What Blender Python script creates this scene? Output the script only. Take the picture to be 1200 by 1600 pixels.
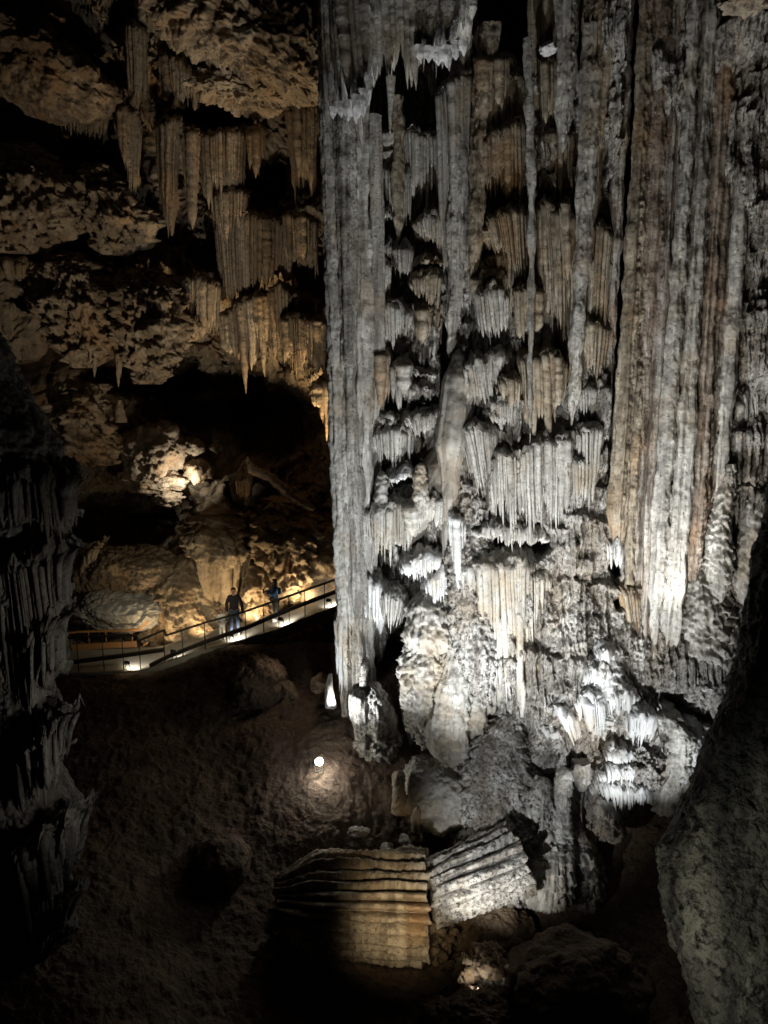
import bpy, math, random
import numpy as np
from mathutils import Vector, Matrix

# ------------------------------------------------------------------ basics
for o in list(bpy.data.objects):
    bpy.data.objects.remove(o)
SC = bpy.context.scene
COL = SC.collection
F = 1210.0                      # focal length in photo pixels (1200 x 1600)
PITCH = math.radians(11.0)
CP, SP = math.cos(PITCH), math.sin(PITCH)


def P(px, py, Y):
    """point that the photograph shows at (px, py) when it stands Y metres ahead"""
    px = np.asarray(px, float); py = np.asarray(py, float); Y = np.asarray(Y, float)
    x = (px - 600) / F
    u = (800 - py) / F
    dy = CP + u * SP
    dz = -SP + u * CP
    s = Y / dy
    return np.stack(np.broadcast_arrays(x * s, Y, dz * s), -1)


def ppm(px, py, Y):
    """photo pixels per metre there"""
    p = P(px, py, Y)
    return F / (p[..., 1] * CP - p[..., 2] * SP)


# ------------------------------------------------------------------ noise
_rng = np.random.RandomState(7)
_perm = _rng.permutation(256).astype(np.int64)
_perm = np.concatenate([_perm, _perm, _perm])
_g = _rng.normal(size=(256, 3)).astype(np.float32)
_g /= np.linalg.norm(_g, axis=1)[:, None]


def pn(x, y, z):
    x, y, z = [np.asarray(a, np.float32) for a in np.broadcast_arrays(x, y, z)]
    xi = np.floor(x); yi = np.floor(y); zi = np.floor(z)
    xf = x - xi; yf = y - yi; zf = z - zi
    xi = xi.astype(np.int64) & 255; yi = yi.astype(np.int64) & 255; zi = zi.astype(np.int64) & 255
    u = xf * xf * xf * (xf * (xf * 6 - 15) + 10)
    v = yf * yf * yf * (yf * (yf * 6 - 15) + 10)
    w = zf * zf * zf * (zf * (zf * 6 - 15) + 10)
    r = []
    for dx in (0, 1):
        a = _perm[xi + dx]
        for dy in (0, 1):
            b = _perm[a + yi + dy]
            for dz in (0, 1):
                g = _g[_perm[b + zi + dz]]
                r.append(g[..., 0] * (xf - dx) + g[..., 1] * (yf - dy) + g[..., 2] * (zf - dz))
    l = lambda a, b, t: a + (b - a) * t
    return 1.5 * l(l(l(r[0], r[1], w), l(r[2], r[3], w), v), l(l(r[4], r[5], w), l(r[6], r[7], w), v), u)


def fbm(x, y, z, o=4, g=.5):
    s = 0; a = 1.0
    for i in range(o):
        s = s + a * pn(x, y, z)
        x = x * 2.03 + 7.1; y = y * 2.03 + 3.3; z = z * 2.03 + 11.7; a *= g
    return s


def billow(x, y, z, o=3, g=.5):
    s = 0; a = 1.0
    for i in range(o):
        s = s + a * (np.abs(pn(x, y, z)) * 2.2 - .5)
        x = x * 2.03 + 5.1; y = y * 2.03 + 9.3; z = z * 2.03 + 1.7; a *= g
    return s


def ridge(x, y, z):
    return 1 - np.abs(pn(x, y, z)) * 2.2


def sst(x):
    x = np.clip(x, 0, 1)
    return x * x * (3 - 2 * x)


# ------------------------------------------------------------------ materials
def lime(name, dark, light, stain, bump=.5, streak=1.0, fine=1.0, rough=.72, spot=.5):
    m = bpy.data.materials.new(name); m.use_nodes = True
    nt = m.node_tree; N = nt.nodes; L = nt.links
    b = N['Principled BSDF']
    geo = N.new('ShaderNodeNewGeometry')

    def noise(scale, vec=(1, 1, 1), det=4, rough_=.6):
        mp = N.new('ShaderNodeMapping'); mp.inputs['Scale'].default_value = vec
        L.new(geo.outputs['Position'], mp.inputs['Vector'])
        n = N.new('ShaderNodeTexNoise'); n.inputs['Scale'].default_value = scale
        n.inputs['Detail'].default_value = det; n.inputs['Roughness'].default_value = rough_
        L.new(mp.outputs[0], n.inputs['Vector'])
        return n.outputs['Fac']

    def ramp(fac, a, b_):
        r = N.new('ShaderNodeMapRange'); r.inputs['From Min'].default_value = a
        r.inputs['From Max'].default_value = b_; L.new(fac, r.inputs['Value'])
        return r.outputs['Result']

    def mix(f, a, b_, t='MIX'):
        x = N.new('ShaderNodeMix'); x.data_type = 'RGBA'; x.blend_type = t
        for k, v in ((0, f), (6, a), (7, b_)):
            if isinstance(v, (int, float)): x.inputs[k].default_value = v
            elif isinstance(v, tuple): x.inputs[k].default_value = v + (1,)
            else: L.new(v, x.inputs[k])
        return x.outputs[2]
    st = noise(2.2 * streak, (1.6, 1.6, .12), 3, .65)
    patch = noise(.8, (1, 1, .6), 4, .6)
    c = mix(ramp(st, .38, .62), dark, light)
    c = mix(ramp(patch, .5, .68), c, stain)
    sp = noise(11 * fine, (1, 1, .8), 3, .75)
    c = mix(ramp(sp, .52, .36), c, tuple(v * .22 for v in dark), 'MIX') if spot > .9 else \
        mix(ramp(sp, .50 - .12 * (1 - spot), .30), c, tuple(v * .35 for v in dark), 'MIX')
    L.new(c, b.inputs['Base Color'])
    b.inputs['Roughness'].default_value = rough
    b.inputs['Specular IOR Level'].default_value = .35
    f1 = noise(9 * fine, (1, 1, .9), 5, .7)
    bp = N.new('ShaderNodeBump'); bp.inputs['Strength'].default_value = bump
    bp.inputs['Distance'].default_value = .13
    L.new(f1, bp.inputs['Height']); L.new(bp.outputs[0], b.inputs['Normal'])
    return m


def plain(name, col, rough=.6, metal=0., emit=None, es=0, var=.25, sc=30):
    m = bpy.data.materials.new(name); m.use_nodes = True
    nt = m.node_tree; N = nt.nodes; L = nt.links; b = N['Principled BSDF']
    n = N.new('ShaderNodeTexNoise'); n.inputs['Scale'].default_value = sc
    tc = N.new('ShaderNodeTexCoord'); L.new(tc.outputs['Object'], n.inputs['Vector'])
    x = N.new('ShaderNodeMix'); x.data_type = 'RGBA'
    x.inputs[6].default_value = tuple(col) + (1,); x.inputs[7].default_value = tuple(v * (1 - var) for v in col) + (1,)
    L.new(n.outputs['Fac'], x.inputs[0]); L.new(x.outputs[2], b.inputs['Base Color'])
    b.inputs['Roughness'].default_value = rough; b.inputs['Metallic'].default_value = metal
    if emit:
        b.inputs['Emission Color'].default_value = tuple(emit) + (1,)
        b.inputs['Emission Strength'].default_value = es
    return m


M = {
    'grey': lime('pale_grey_limestone', (.25, .235, .21), (.52, .505, .46), (.36, .30, .22), .5, 1.2, 1.2, .68, .5),
    'tan': lime('tan_limestone', (.17, .135, .095), (.40, .345, .26), (.30, .20, .11), .5, 1.3, 1.0, .7, .6),
    'white': lime('white_calcite', (.42, .42, .41), (.66, .66, .645), (.50, .45, .38), .35, 1.0, 1.2, .6, .2),
    'speck': lime('speckled_limestone', (.20, .18, .155), (.56, .54, .50), (.33, .28, .22), .9, .7, 1.0, .7, 1.),
    'brown': lime('brown_cave_rock', (.12, .085, .055), (.30, .225, .15), (.24, .15, .075), .8, .6, .6, .75, .6),
    'far': lime('ochre_cave_rock', (.17, .125, .08), (.37, .29, .195), (.31, .20, .105), .8, .5, .7, .7, .35),
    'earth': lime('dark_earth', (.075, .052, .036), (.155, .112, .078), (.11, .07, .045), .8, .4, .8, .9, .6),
    'smooth': lime('smooth_flowstone', (.22, .205, .18), (.38, .36, .32), (.30, .25, .19), .25, .5, .8, .6, .1),
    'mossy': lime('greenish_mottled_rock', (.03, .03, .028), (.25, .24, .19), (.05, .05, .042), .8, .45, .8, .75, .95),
    'speck2': lime('pitted_grey_limestone', (.17, .155, .135), (.46, .44, .40), (.30, .26, .20), .7, 1.2, 1.3, .7, .8),
    'brown2': lime('rusty_column_limestone', (.17, .12, .085), (.38, .33, .27), (.29, .19, .12), .6, 2.0, 1.1, .7, .55),
    'strk': lime('streaked_column_limestone', (.19, .145, .11), (.44, .42, .38), (.33, .235, .16), .6, 2.2, 1.1, .7, .45),
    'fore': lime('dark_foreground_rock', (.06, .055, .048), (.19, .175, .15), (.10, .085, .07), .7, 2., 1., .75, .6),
}


# ------------------------------------------------------------------ mesh building
class MB:
    def __init__(s): s.v = []; s.f = []; s.n = 0

    def grid(s, g, wrap=False):
        """g: (..., K, S, 3) grid(s) of points; quads between neighbours"""
        g = np.asarray(g, float)
        if g.ndim == 3: g = g[None]
        n, K, S, _ = g.shape
        idx = s.n + np.arange(n * K * S).reshape(n, K, S)
        a = idx[:, :-1, :]; b = idx[:, 1:, :]
        if wrap:
            f = np.stack([a, np.roll(a, -1, 2), np.roll(b, -1, 2), b], -1)
        else:
            f = np.stack([a[..., :-1], a[..., 1:], b[..., 1:], b[..., :-1]], -1)
        s.v.append(g.reshape(-1, 3)); s.f.append(f.reshape(-1, 4)); s.n += n * K * S

    def build(s, name, mat, parent=None, smooth=True, base=None):
        v = np.concatenate(s.v).astype(np.float32); f = np.concatenate(s.f).astype(np.int32)
        if parent is not None: base = np.array(parent.location)
        elif base is None:
            base = np.array([(v[:, 0].min() + v[:, 0].max()) / 2, (v[:, 1].min() + v[:, 1].max()) / 2, v[:, 2].min()])
        v = v - np.asarray(base, np.float32)
        me = bpy.data.meshes.new(name)
        me.vertices.add(len(v)); me.vertices.foreach_set('co', v.ravel())
        me.loops.add(f.size); me.loops.foreach_set('vertex_index', f.ravel())
        me.polygons.add(len(f))
        me.polygons.foreach_set('loop_start', np.arange(0, f.size, 4, dtype=np.int32))
        me.polygons.foreach_set('loop_total', np.full(len(f), 4, np.int32))
        me.polygons.foreach_set('use_smooth', np.full(len(f), smooth, bool))
        me.update(calc_edges=True); me.validate()
        me.materials.append(M[mat] if isinstance(mat, str) else mat)
        o = bpy.data.objects.new(name, me); COL.objects.link(o)
        if parent is not None: o.parent = parent
        else: o.location = base
        return o


def tag(o, label, cat, group=None):
    o['label'] = label; o['category'] = cat
    if group: o['group'] = group
    return o


def empty(name, loc, label, cat, group=None):
    o = bpy.data.objects.new(name, None); COL.objects.link(o); o.location = loc
    o.empty_display_size = .2
    return tag(o, label, cat, group)


def pl(pts, u):
    """polyline through pts at fractions u of its first-coordinate/arc length"""
    pts = np.asarray(pts, float)
    d = np.concatenate([[0], np.cumsum(np.hypot(*np.diff(pts[:, :2], axis=0).T))]); d /= max(d[-1], 1e-6)
    return np.stack([np.interp(u, d, pts[:, k]) for k in range(pts.shape[1])], -1)


SEED = [100]


def curtain(label, top, bot, Y, mat='grey', sp=8., bulge=.35, back=1.0, group=None, fuse=.7, cap=.25,
            name='flowstone_curtain', cat='curtain', parts=True, long_=.1, jag=.35, fat=1., rows=2):
    """a rounded ledge with a fringe of fused dripstone tubes hanging from its lip"""
    SEED[0] += 1; rs = np.random.RandomState(SEED[0]); sd = SEED[0] * 3.7
    top = np.asarray(top, float); bot = np.asarray(bot, float)
    Y0, Y1 = (Y, Y) if not isinstance(Y, tuple) else Y
    W = np.hypot(*(top[-1] - top[0])); W = max(W, np.hypot(*(bot[-1] - bot[0])))
    mx, my = top[:, 0].mean(), top[:, 1].mean()
    k = ppm(mx, my, (Y0 + Y1) / 2)
    sp = sp * .7
    fr = MB()

    am_ = min(8., W * .08)

    def tp(u):
        q = pl(top, u); q[:, 1] += min(.12 * W, 12) * np.abs(2 * u - 1) ** 3.5 + 1.3 * am_ * (pn(u * W / 26., sd, 9.) + .6 * np.round(2 * pn(u * W / 17., sd, 4.)) / 2); return q

    def yy(u): return Y0 + (Y1 - Y0) * u + (bulge + .2) * np.abs(2 * u - 1) ** 3 + .14 * pn(u * W / 22., sd, 7.)
    for row in range(rows):
        n = max(3, int(W / sp * (1.0 if row == 0 else .8)))
        u = np.clip((np.arange(n) + .5 + rs.uniform(-.38, .38, n)) / n, 0, 1)
        T = tp(u); B = pl(bot, u)
        y = yy(u) + row * .16 + rs.uniform(-.05, .07, n)
        T3 = P(T[:, 0], T[:, 1] + rs.uniform(-1.5, 2.5, n), y)
        B3 = P(B[:, 0], B[:, 1], y)
        low = pn(u * W / 40., sd, .5)
        e = 1 - jag * rs.rand(n) ** .8 + .30 * low
        e = np.where(rs.rand(n) < long_, e + .12 + .12 * rs.rand(n), e)
        e = np.clip(e, .3, 1.25)
        if row: e *= .9
        D = (B3 - T3) * e[:, None]
        D[:, 1] += rs.uniform(-.04, .04, n)
        Lpx = np.abs(D[:, 2]).max() * k
        K = int(np.clip(Lpx / 4.5, 8, 46)); S = 8
        t = np.linspace(0, 1, K)[None, :]
        r0 = (sp / k) * rs.lognormal(-.42, .5, n)[:, None] * fat
        tap = rs.uniform(.5, .9, n)[:, None]
        prof = np.where(t < tap, 1 - .22 * t / tap, .78 * np.clip(1 - (t - tap) / (1.0001 - tap), 0, 1) ** rs.uniform(.6, 1.0, n)[:, None])
        ax = T3[:, None, :] + D[:, None, :] * t[..., None]
        L = np.abs(D[:, 2])[:, None]
        lip = np.clip(t * L / .22, 0, 1)
        ax[..., 1] += .26 * (1 - np.sqrt(1 - (1 - lip) ** 2))
        w = pn(ax[..., 0] * 3 + sd, ax[..., 2] * 1.1, sd)
        ax[..., 0] += .25 / k * sp * w
        rr = r0 * prof * (1 + .22 * pn(ax[..., 0] * 5, ax[..., 2] * 5.5, sd) + .12 * pn(ax[..., 0] * 9, ax[..., 2] * 15, sd + 3)) + .002
        th = np.linspace(0, 2 * np.pi, S, endpoint=False)[None, None, :]
        g = np.stack([ax[..., 0:1] + rr[..., None] * np.cos(th),
                      ax[..., 1:2] + 1.25 * rr[..., None] * np.sin(th),
                      np.broadcast_to(ax[..., 2:3], rr.shape + (S,))], -1)
        fr.grid(g, wrap=True)
    # fused sheet behind the tubes
    nu = int(max(8, W / 2.5)); u = np.linspace(0, 1, nu)
    T = tp(u); B = pl(bot, u); y = yy(u) + .1
    T3 = P(T[:, 0], T[:, 1], y); B3 = P(B[:, 0], B[:, 1], y)
    el = fuse * (1 + .35 * pn(u * W / 14., sd, 2.) + .2 * pn(u * W / 5., sd, 4.))
    K = int(np.clip(np.abs(B3 - T3)[:, 2].max() * k / 5, 8, 40)); t = np.linspace(0, 1, K)[:, None, None]
    g = T3[None] + (B3 - T3)[None] * el[None, :, None] * t
    g[..., 1] += .09 * pn(g[..., 0] * 60 / max(sp, 4), g[..., 2] * .6, sd) + .5 * sst((t[..., 0] - .8) / .2) * .6
    g[..., 1] += .22 * (1 - np.sqrt(1 - (1 - np.clip(t[..., 0] * 5, 0, 1)) ** 2))
    fr.grid(g)
    # ledge on top, running back to the wall
    led = MB()
    nw = 26; w = np.linspace(0, 1, nw)[:, None]
    T3 = P(T[:, 0], T[:, 1], y)
    g = np.repeat(T3[None], nw, 0)
    g[..., 1] += -.16 + w * back
    g[..., 2] += -.14 * (1 - np.sqrt(1 - (1 - np.clip(w * 5, 0, 1)) ** 2)) + cap * .35 * w ** .8 * back
    mx_ = (1 - np.abs(2 * u - 1) ** 6)[None]
    g[..., 2] += .13 * billow(g[..., 0] * 3.2, g[..., 1] * 3, sd, 4, .6)
    g[..., 1] += .09 * fbm(g[..., 0] * 6, g[..., 2] * 5, sd, 3)
    led.grid(g)
    if parts:
        c = P(mx, my, (Y0 + Y1) / 2); c = (float(c[0]), float(c[1]), float(c[2]))
        e_ = empty(name, c, label, cat, group)
        fr.build('dripstone_fringe', mat, e_); led.build('ledge', mat, e_)
        return e_
    fr.v += led.v; fr.f += [f + fr.n for f in led.f]; fr.n += led.n
    return tag(fr.build(name, mat), label, cat, group)


def tube(mb, path, flute=.12, fk=3., knob=.02, kk=4., tier=None, zk=.25, lump=0., pop=0., popk=3., sq=1., popmask=None, rtop=False, swell=.10):
    """closed relief surface about a path of (px, py, Y, radius_px)"""
    SEED[0] += 1; sd = SEED[0] * 2.3
    path = np.asarray(path, float)
    if rtop and path[0, 3] > 3:
        q = path[0].copy(); q[3] = .4; q[1] -= .35 * path[0, 3]; q2 = path[0].copy(); q2[3] *= .7; q2[1] -= .2 * path[0, 3]; path = np.vstack([q, q2, path])
    A = P(path[:, 0], path[:, 1], path[:, 2]); kpx = ppm(path[:, 0], path[:, 1], path[:, 2])
    R = path[:, 3] / kpx
    d = np.concatenate([[0], np.cumsum(np.linalg.norm(np.diff(A, axis=0), axis=1))])
    Lp = d[-1] * kpx.mean()
    K = int(np.clip(Lp / 2.0, 12, 700)); s = np.linspace(0, d[-1], K)
    ax = np.stack([np.interp(s, d, A[:, i]) for i in range(3)], -1); r = np.interp(s, d, R)
    # smooth the axis a little
    if len(path) > 3:
        w = max(3, K // (3 * len(path))); ker = np.ones(w) / w
        rp = np.pad(r, (w // 2, w - 1 - w // 2), mode='edge'); r2 = np.convolve(rp, ker, 'valid'); r2[0] = r[0]; r2[-1] = r[-1]; r = r2
    S = int(np.clip(2 * np.pi * path[:, 3].max() / 2.2, 12, 420))
    th = np.linspace(0, 2 * np.pi, S, endpoint=False)
    dr = A[-1] - A[0]; dr /= np.linalg.norm(dr)
    if abs(dr[2]) > .6: e1 = np.array([1., 0, 0]); e2 = np.array([0, 1., 0])
    else:
        e2 = np.array([0, 0, 1.]); e1 = np.cross(dr, e2); e1 /= np.linalg.norm(e1); e2 = np.cross(e1, dr)
    c, sn = np.cos(th)[None], np.sin(th)[None]; z = s[:, None]
    tw = .5 * pn(z * .12, sd, 0.)
    f = .65 * ridge(c * fk + sd + tw, sn * fk, z * zk + sd) + .45 * ridge(c * fk * 2.3 + sd, sn * fk * 2.3, z * zk * 1.4 + 9) \
        + .3 * pn(c * fk * 6 + sd, sn * fk * 6, z * zk * 1.2) + .2 * pn(c * fk * 13 + sd, sn * fk * 13, z * zk * 2)
    rr = r[:, None] * (1 + flute * (f - .3) * (1 + .8 * pn(c * 2, sn * 2, z * .2 + sd)) + (swell * (pn(z * .45, sd, .3) + .5 * pn(z * 1.3 + c, sd + sn, .3)) if tier is None else 0))
    if tier:
        h, amp = tier
        ph = z / h + .9 * pn(c * 1.5 + sd, sn * 1.5, z * .5 / h) + .30 * pn(c * 5 + sd, sn * 5, z * .6 / h) + .12 * pn(c * 14 + sd, sn * 14, z / h)
        fr = ph - np.floor(ph)
        saw = np.where(fr < .82, (fr / .82) ** .7, 1 - (fr - .82) / .18)
        q = pn(c * 2 + sd, sn * 2, np.floor(ph) * 3.1)
        saw = saw * (1 - .45 * np.abs(pn(c * 16 + sd, sn * 16, np.floor(ph) * 5.3)) * 2 * fr)
        rr = rr + r[:, None] * amp * (saw - .4) * (1 + .9 * q)
    rr = np.maximum(rr, .003) if r.min() >= 0 else rr
    g = ax[:, None, :] + rr[..., None] * (c[..., None] * e1 + sq * sn[..., None] * e2)
    nrm = c[..., None] * e1 + sn[..., None] * e2
    m = np.clip(r / (r.max() + 1e-6) * 3, 0, 1)[:, None]
    kz = kk * (.35 if tier is None else 1)
    off = knob * fbm(g[..., 0] * kk * 1.5, g[..., 1] * kk * 1.5, g[..., 2] * kz, 3, .6)
    if lump: off = off + lump * fbm(g[..., 0] * .9 + sd, g[..., 1] * .9, g[..., 2] * .9, 3)
    if pop:
        b = pop * billow(g[..., 0] * popk, g[..., 1] * popk, g[..., 2] * popk * (.8 if popmask is None else .6), 4, .6)
        if popmask is not None:
            b = b * sst((pn(c * 1.6 + sd, sn * 1.6, z * .05) + popmask) * 4)
        off = off + b
    g = g + nrm * (off * m)[..., None]
    mb.grid(g, wrap=True)
    for row in (g[0], g[-1]):      # close the ends
        cc = row.mean(0); mb.grid(np.stack([row, (row * .5 + cc * .5), row * .02 + cc * .98]), wrap=True)


def col(name, label, cat, path, mat='grey', group=None, **kw):
    mb = MB(); tube(mb, path, **kw)
    return tag(mb.build(name, mat), label, cat, group)


def blob(mb, px, py, Y, rx, rz, ry, lump=.18, k=1.2, pop=0., popk=3., fine=.02, ang=0., sq=2.0):
    """boulder: ellipsoid with radii in photo pixels (rx, rz) and metres (ry)"""
    SEED[0] += 1; sd = SEED[0] * 1.9
    c = P(px, py, Y); kp = ppm(px, py, Y); a, b = rx / kp, rz / kp
    n = int(np.clip(max(rx, rz) * 2.2, 24, 260))
    ph = np.linspace(0.001, np.pi - .001, n)[:, None]; th = np.linspace(0, 2 * np.pi, int(n * 1.6), endpoint=False)[None]
    d = np.stack([np.sin(ph) * np.cos(th), np.sin(ph) * np.sin(th), np.cos(ph) + 0 * th], -1)
    q = (np.abs(d) ** sq).sum(-1) ** (-1 / sq)
    d2 = d * q[..., None]
    R = np.cbrt(a * b * ry)
    s = 1 + lump * fbm(d[..., 0] * k + sd, d[..., 1] * k, d[..., 2] * k, 4)
    g = d2 * np.array([a, ry, b]) * s[..., None]
    if ang:
        ca, sa = math.cos(ang), math.sin(ang)
        g = np.stack([g[..., 0] * ca - g[..., 2] * sa, g[..., 1], g[..., 0] * sa + g[..., 2] * ca], -1)
    w = g + c
    o = fine * fbm(w[..., 0] * 6, w[..., 1] * 6, w[..., 2] * 6, 3, .6)
    if pop: o = o + pop * billow(w[..., 0] * popk, w[..., 1] * popk, w[..., 2] * popk, 3, .55)
    mb.grid(w + d * o[..., None], wrap=True)


def rock(name, label, cat, px, py, Y, rx, rz, ry, mat='brown', group=None, **kw):
    mb = MB(); blob(mb, px, py, Y, rx, rz, ry, **kw)
    return tag(mb.build(name, mat), label, cat, group)


def tps(cp, X, Yq, lam=1e-3):
    """smooth surface through control points (px, py, value), evaluated at X, Yq"""
    cp = np.asarray(cp, float); s = 400.
    p = cp[:, :2] / s; n = len(p)
    U = lambda r2: np.where(r2 > 1e-12, r2 * np.log(r2 + 1e-12), 0)
    D = ((p[:, None] - p[None]) ** 2).sum(-1)
    A = np.zeros((n + 3, n + 3)); A[:n, :n] = U(D) + lam * np.eye(n)
    A[:n, n] = 1; A[:n, n + 1:] = p; A[n, :n] = 1; A[n + 1:, :n] = p.T
    w = np.linalg.solve(A, np.concatenate([cp[:, 2], [0, 0, 0]]))
    out = w[n] + w[n + 1] * X / s + w[n + 2] * Yq / s
    for i in range(n):
        out = out + w[i] * U((X / s - p[i, 0]) ** 2 + (Yq / s - p[i, 1]) ** 2)
    return out


def sheet(name, x0, x1, y0, y1, step, cp, dents=(), mat='brown', flutes=0., scal=0, scal_sz=(.9, 1.3), lump=.5, lk=.35,
          pop=.1, popk=2., disp3=.0, edge=None, kind='structure', floor=False, scal_region=None, seed=1, scalA=.45, fk=1., popsel=None, vz=1.):
    nx = int((x1 - x0) / step) + 1; ny = int((y1 - y0) / step) + 1
    px, py = np.meshgrid(np.linspace(x0, x1, nx), np.linspace(y0, y1, ny))
    cs = 12
    cx, cy = np.meshgrid(np.linspace(x0, x1, max(4, int((x1 - x0) / cs))), np.linspace(y0, y1, max(4, int((y1 - y0) / cs))))
    C = tps(cp, cx, cy)
    # bilinear upsample
    fx = (px - x0) / (x1 - x0) * (C.shape[1] - 1); fy = (py - y0) / (y1 - y0) * (C.shape[0] - 1)
    ix = np.clip(fx.astype(int), 0, C.shape[1] - 2); iy = np.clip(fy.astype(int), 0, C.shape[0] - 2)
    ax, ay = fx - ix, fy - iy
    Yd = (C[iy, ix] * (1 - ax) + C[iy, ix + 1] * ax) * (1 - ay) + (C[iy + 1, ix] * (1 - ax) + C[iy + 1, ix + 1] * ax) * ay
    for (dx, dy, sx, sy, am) in dents:
        wob = 1 + .35 * fbm(px / 40., py / 40., seed + 5., 3)
        q = ((px - dx) / sx) ** 2 + ((py - dy) / sy) ** 2
        Yd = Yd + am * sst(1.6 - q * wob)
    g = P(px, py, Yd)
    X, Z = g[..., 0], g[..., 2]
    rs = np.random.RandomState(seed)
    d = lump * fbm(X * lk + seed, g[..., 1] * lk, Z * lk, 4)
    if flutes:
        d = d + flutes * (.7 * ridge(X * 2.2 * fk, Z * .12, seed) + .45 * ridge(X * 5.5 * fk, Z * .25, seed + 3) + .2 * pn(X * 14 * fk, Z * .5, seed + 9))
    if scal:
        H = np.zeros_like(X)
        for i in range(scal):
            jx, jy = rs.randint(nx), rs.randint(ny)
            if scal_region is not None and not scal_region(px[jy, jx], py[jy, jx]): continue
            w = scal_sz[0] * rs.uniform(.35, 1.1); h = scal_sz[1] * rs.uniform(.35, 1.2); am = scalA * rs.uniform(.4, 1.)
            xc, zc = X[jy, jx], Z[jy, jx]
            kp = float(ppm(px[jy, jx], py[jy, jx], Yd[jy, jx])) / step
            ax0, ax1 = max(0, jx - int(w * kp * 1.3)), min(nx, jx + int(w * kp * 1.3) + 1)
            ay0, ay1 = max(0, jy - int(.1 * h * kp) - 4), min(ny, jy + int(h * kp * 1.6) + 4)
            sx, sz = X[ay0:ay1, ax0:ax1], Z[ay0:ay1, ax0:ax1]
            if sx.size == 0: continue
            u = (sx - xc) / w; zt = zc - .35 * w * u * u + .05 * pn(sx * 5, i, 0)
            v = (zt - sz) / h
            cut = 1 + .45 * pn(sx * 9 * fk, i * 1.3, .5) - .4 * u * u
            fl = 1 - .55 * np.abs(pn(sx * 6.5 * fk, sz * .25, i * .7)) * 2 - .2 * np.abs(pn(sx * 15 * fk, sz * .4, i * .7)) * 2
            pr = am * np.sqrt(np.clip(1 - u * u, 0, 1)) * sst(v / .07) * fl * np.where(v < cut, 1 - .25 * v, np.clip(1 - (v - cut) / .12, 0, 1) * .75)
            pr = np.where(np.abs(u) < 1, pr, 0)
            H[ay0:ay1, ax0:ax1] = np.maximum(H[ay0:ay1, ax0:ax1], pr)
        d = d + H
    pm_ = np.clip(.55 + 1.2 * pn(X * .5, Z * .5, seed + 40.), .12, 1.3)
    if popsel is not None: pm_ = pm_ * popsel(px, py)
    d = d + pop * pm_ * billow(X * popk, g[..., 1] * popk, Z * popk * (.5 + .5 * vz), 4, .6) + .05 * fbm(X * 4, g[..., 1] * 4, Z * 4 * vz, 4, .6)
    if floor:
        g[..., 2] += d
    else:
        dirv = g / np.linalg.norm(g, axis=-1, keepdims=True)
        g = g - d[..., None] * (dirv * np.array([0, 1, 0]) + np.array([0, .15, 0]))
        if disp3:
            g[..., 2] += disp3 * fbm(X * 1.3, g[..., 1] * 1.3, Z * 1.3 + 50, 3)
            g[..., 0] += disp3 * fbm(X * 1.3 + 30, g[..., 1] * 1.3, Z * 1.3, 3)
    mb = MB(); mb.grid(g)
    o = mb.build(name, mat)
    if kind: o['kind'] = kind
    return o


def box(mb, a, b):
    a = np.asarray(a, float); b = np.asarray(b, float)
    x0, y0, z0 = a; x1, y1, z1 = b
    c = np.array([[x0, y0, z0], [x1, y0, z0], [x1, y1, z0], [x0, y1, z0], [x0, y0, z1], [x1, y0, z1], [x1, y1, z1], [x0, y1, z1]])
    f = np.array([[0, 3, 2, 1], [4, 5, 6, 7], [0, 1, 5, 4], [1, 2, 6, 5], [2, 3, 7, 6], [3, 0, 4, 7]])
    mb.v.append(c); mb.f.append(f + mb.n); mb.n += 8


def bar(mb, p, q, w, h=None, S=8, r1=None):
    """round (h None) or rectangular bar from p to q"""
    p = np.asarray(p, float); q = np.asarray(q, float); d = q - p; d /= np.linalg.norm(d)
    up = np.array([0, 0, 1.]) if abs(d[2]) < .9 else np.array([0, 1., 0])
    e1 = np.cross(d, up); e1 /= np.linalg.norm(e1); e2 = np.cross(e1, d)
    if h is None:
        th = np.linspace(0, 2 * np.pi, S, endpoint=False)
        o = np.cos(th)[:, None] * e1 + np.sin(th)[:, None] * e2
        r1 = w if r1 is None else r1
        g = np.stack([p + o * w * .02, p + o * w, q + o * r1, q + o * r1 * .02])
    else:
        cs = np.array([[-1, -1], [1, -1], [1, 1], [-1, 1]]) * .5
        o = cs[:, :1] * w * e1 + cs[:, 1:] * h * e2
        g = np.stack([p + o * .01, p + o, q + o, q + o * .01])
    mb.grid(g, wrap=True)
R = random.Random(3)
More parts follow.
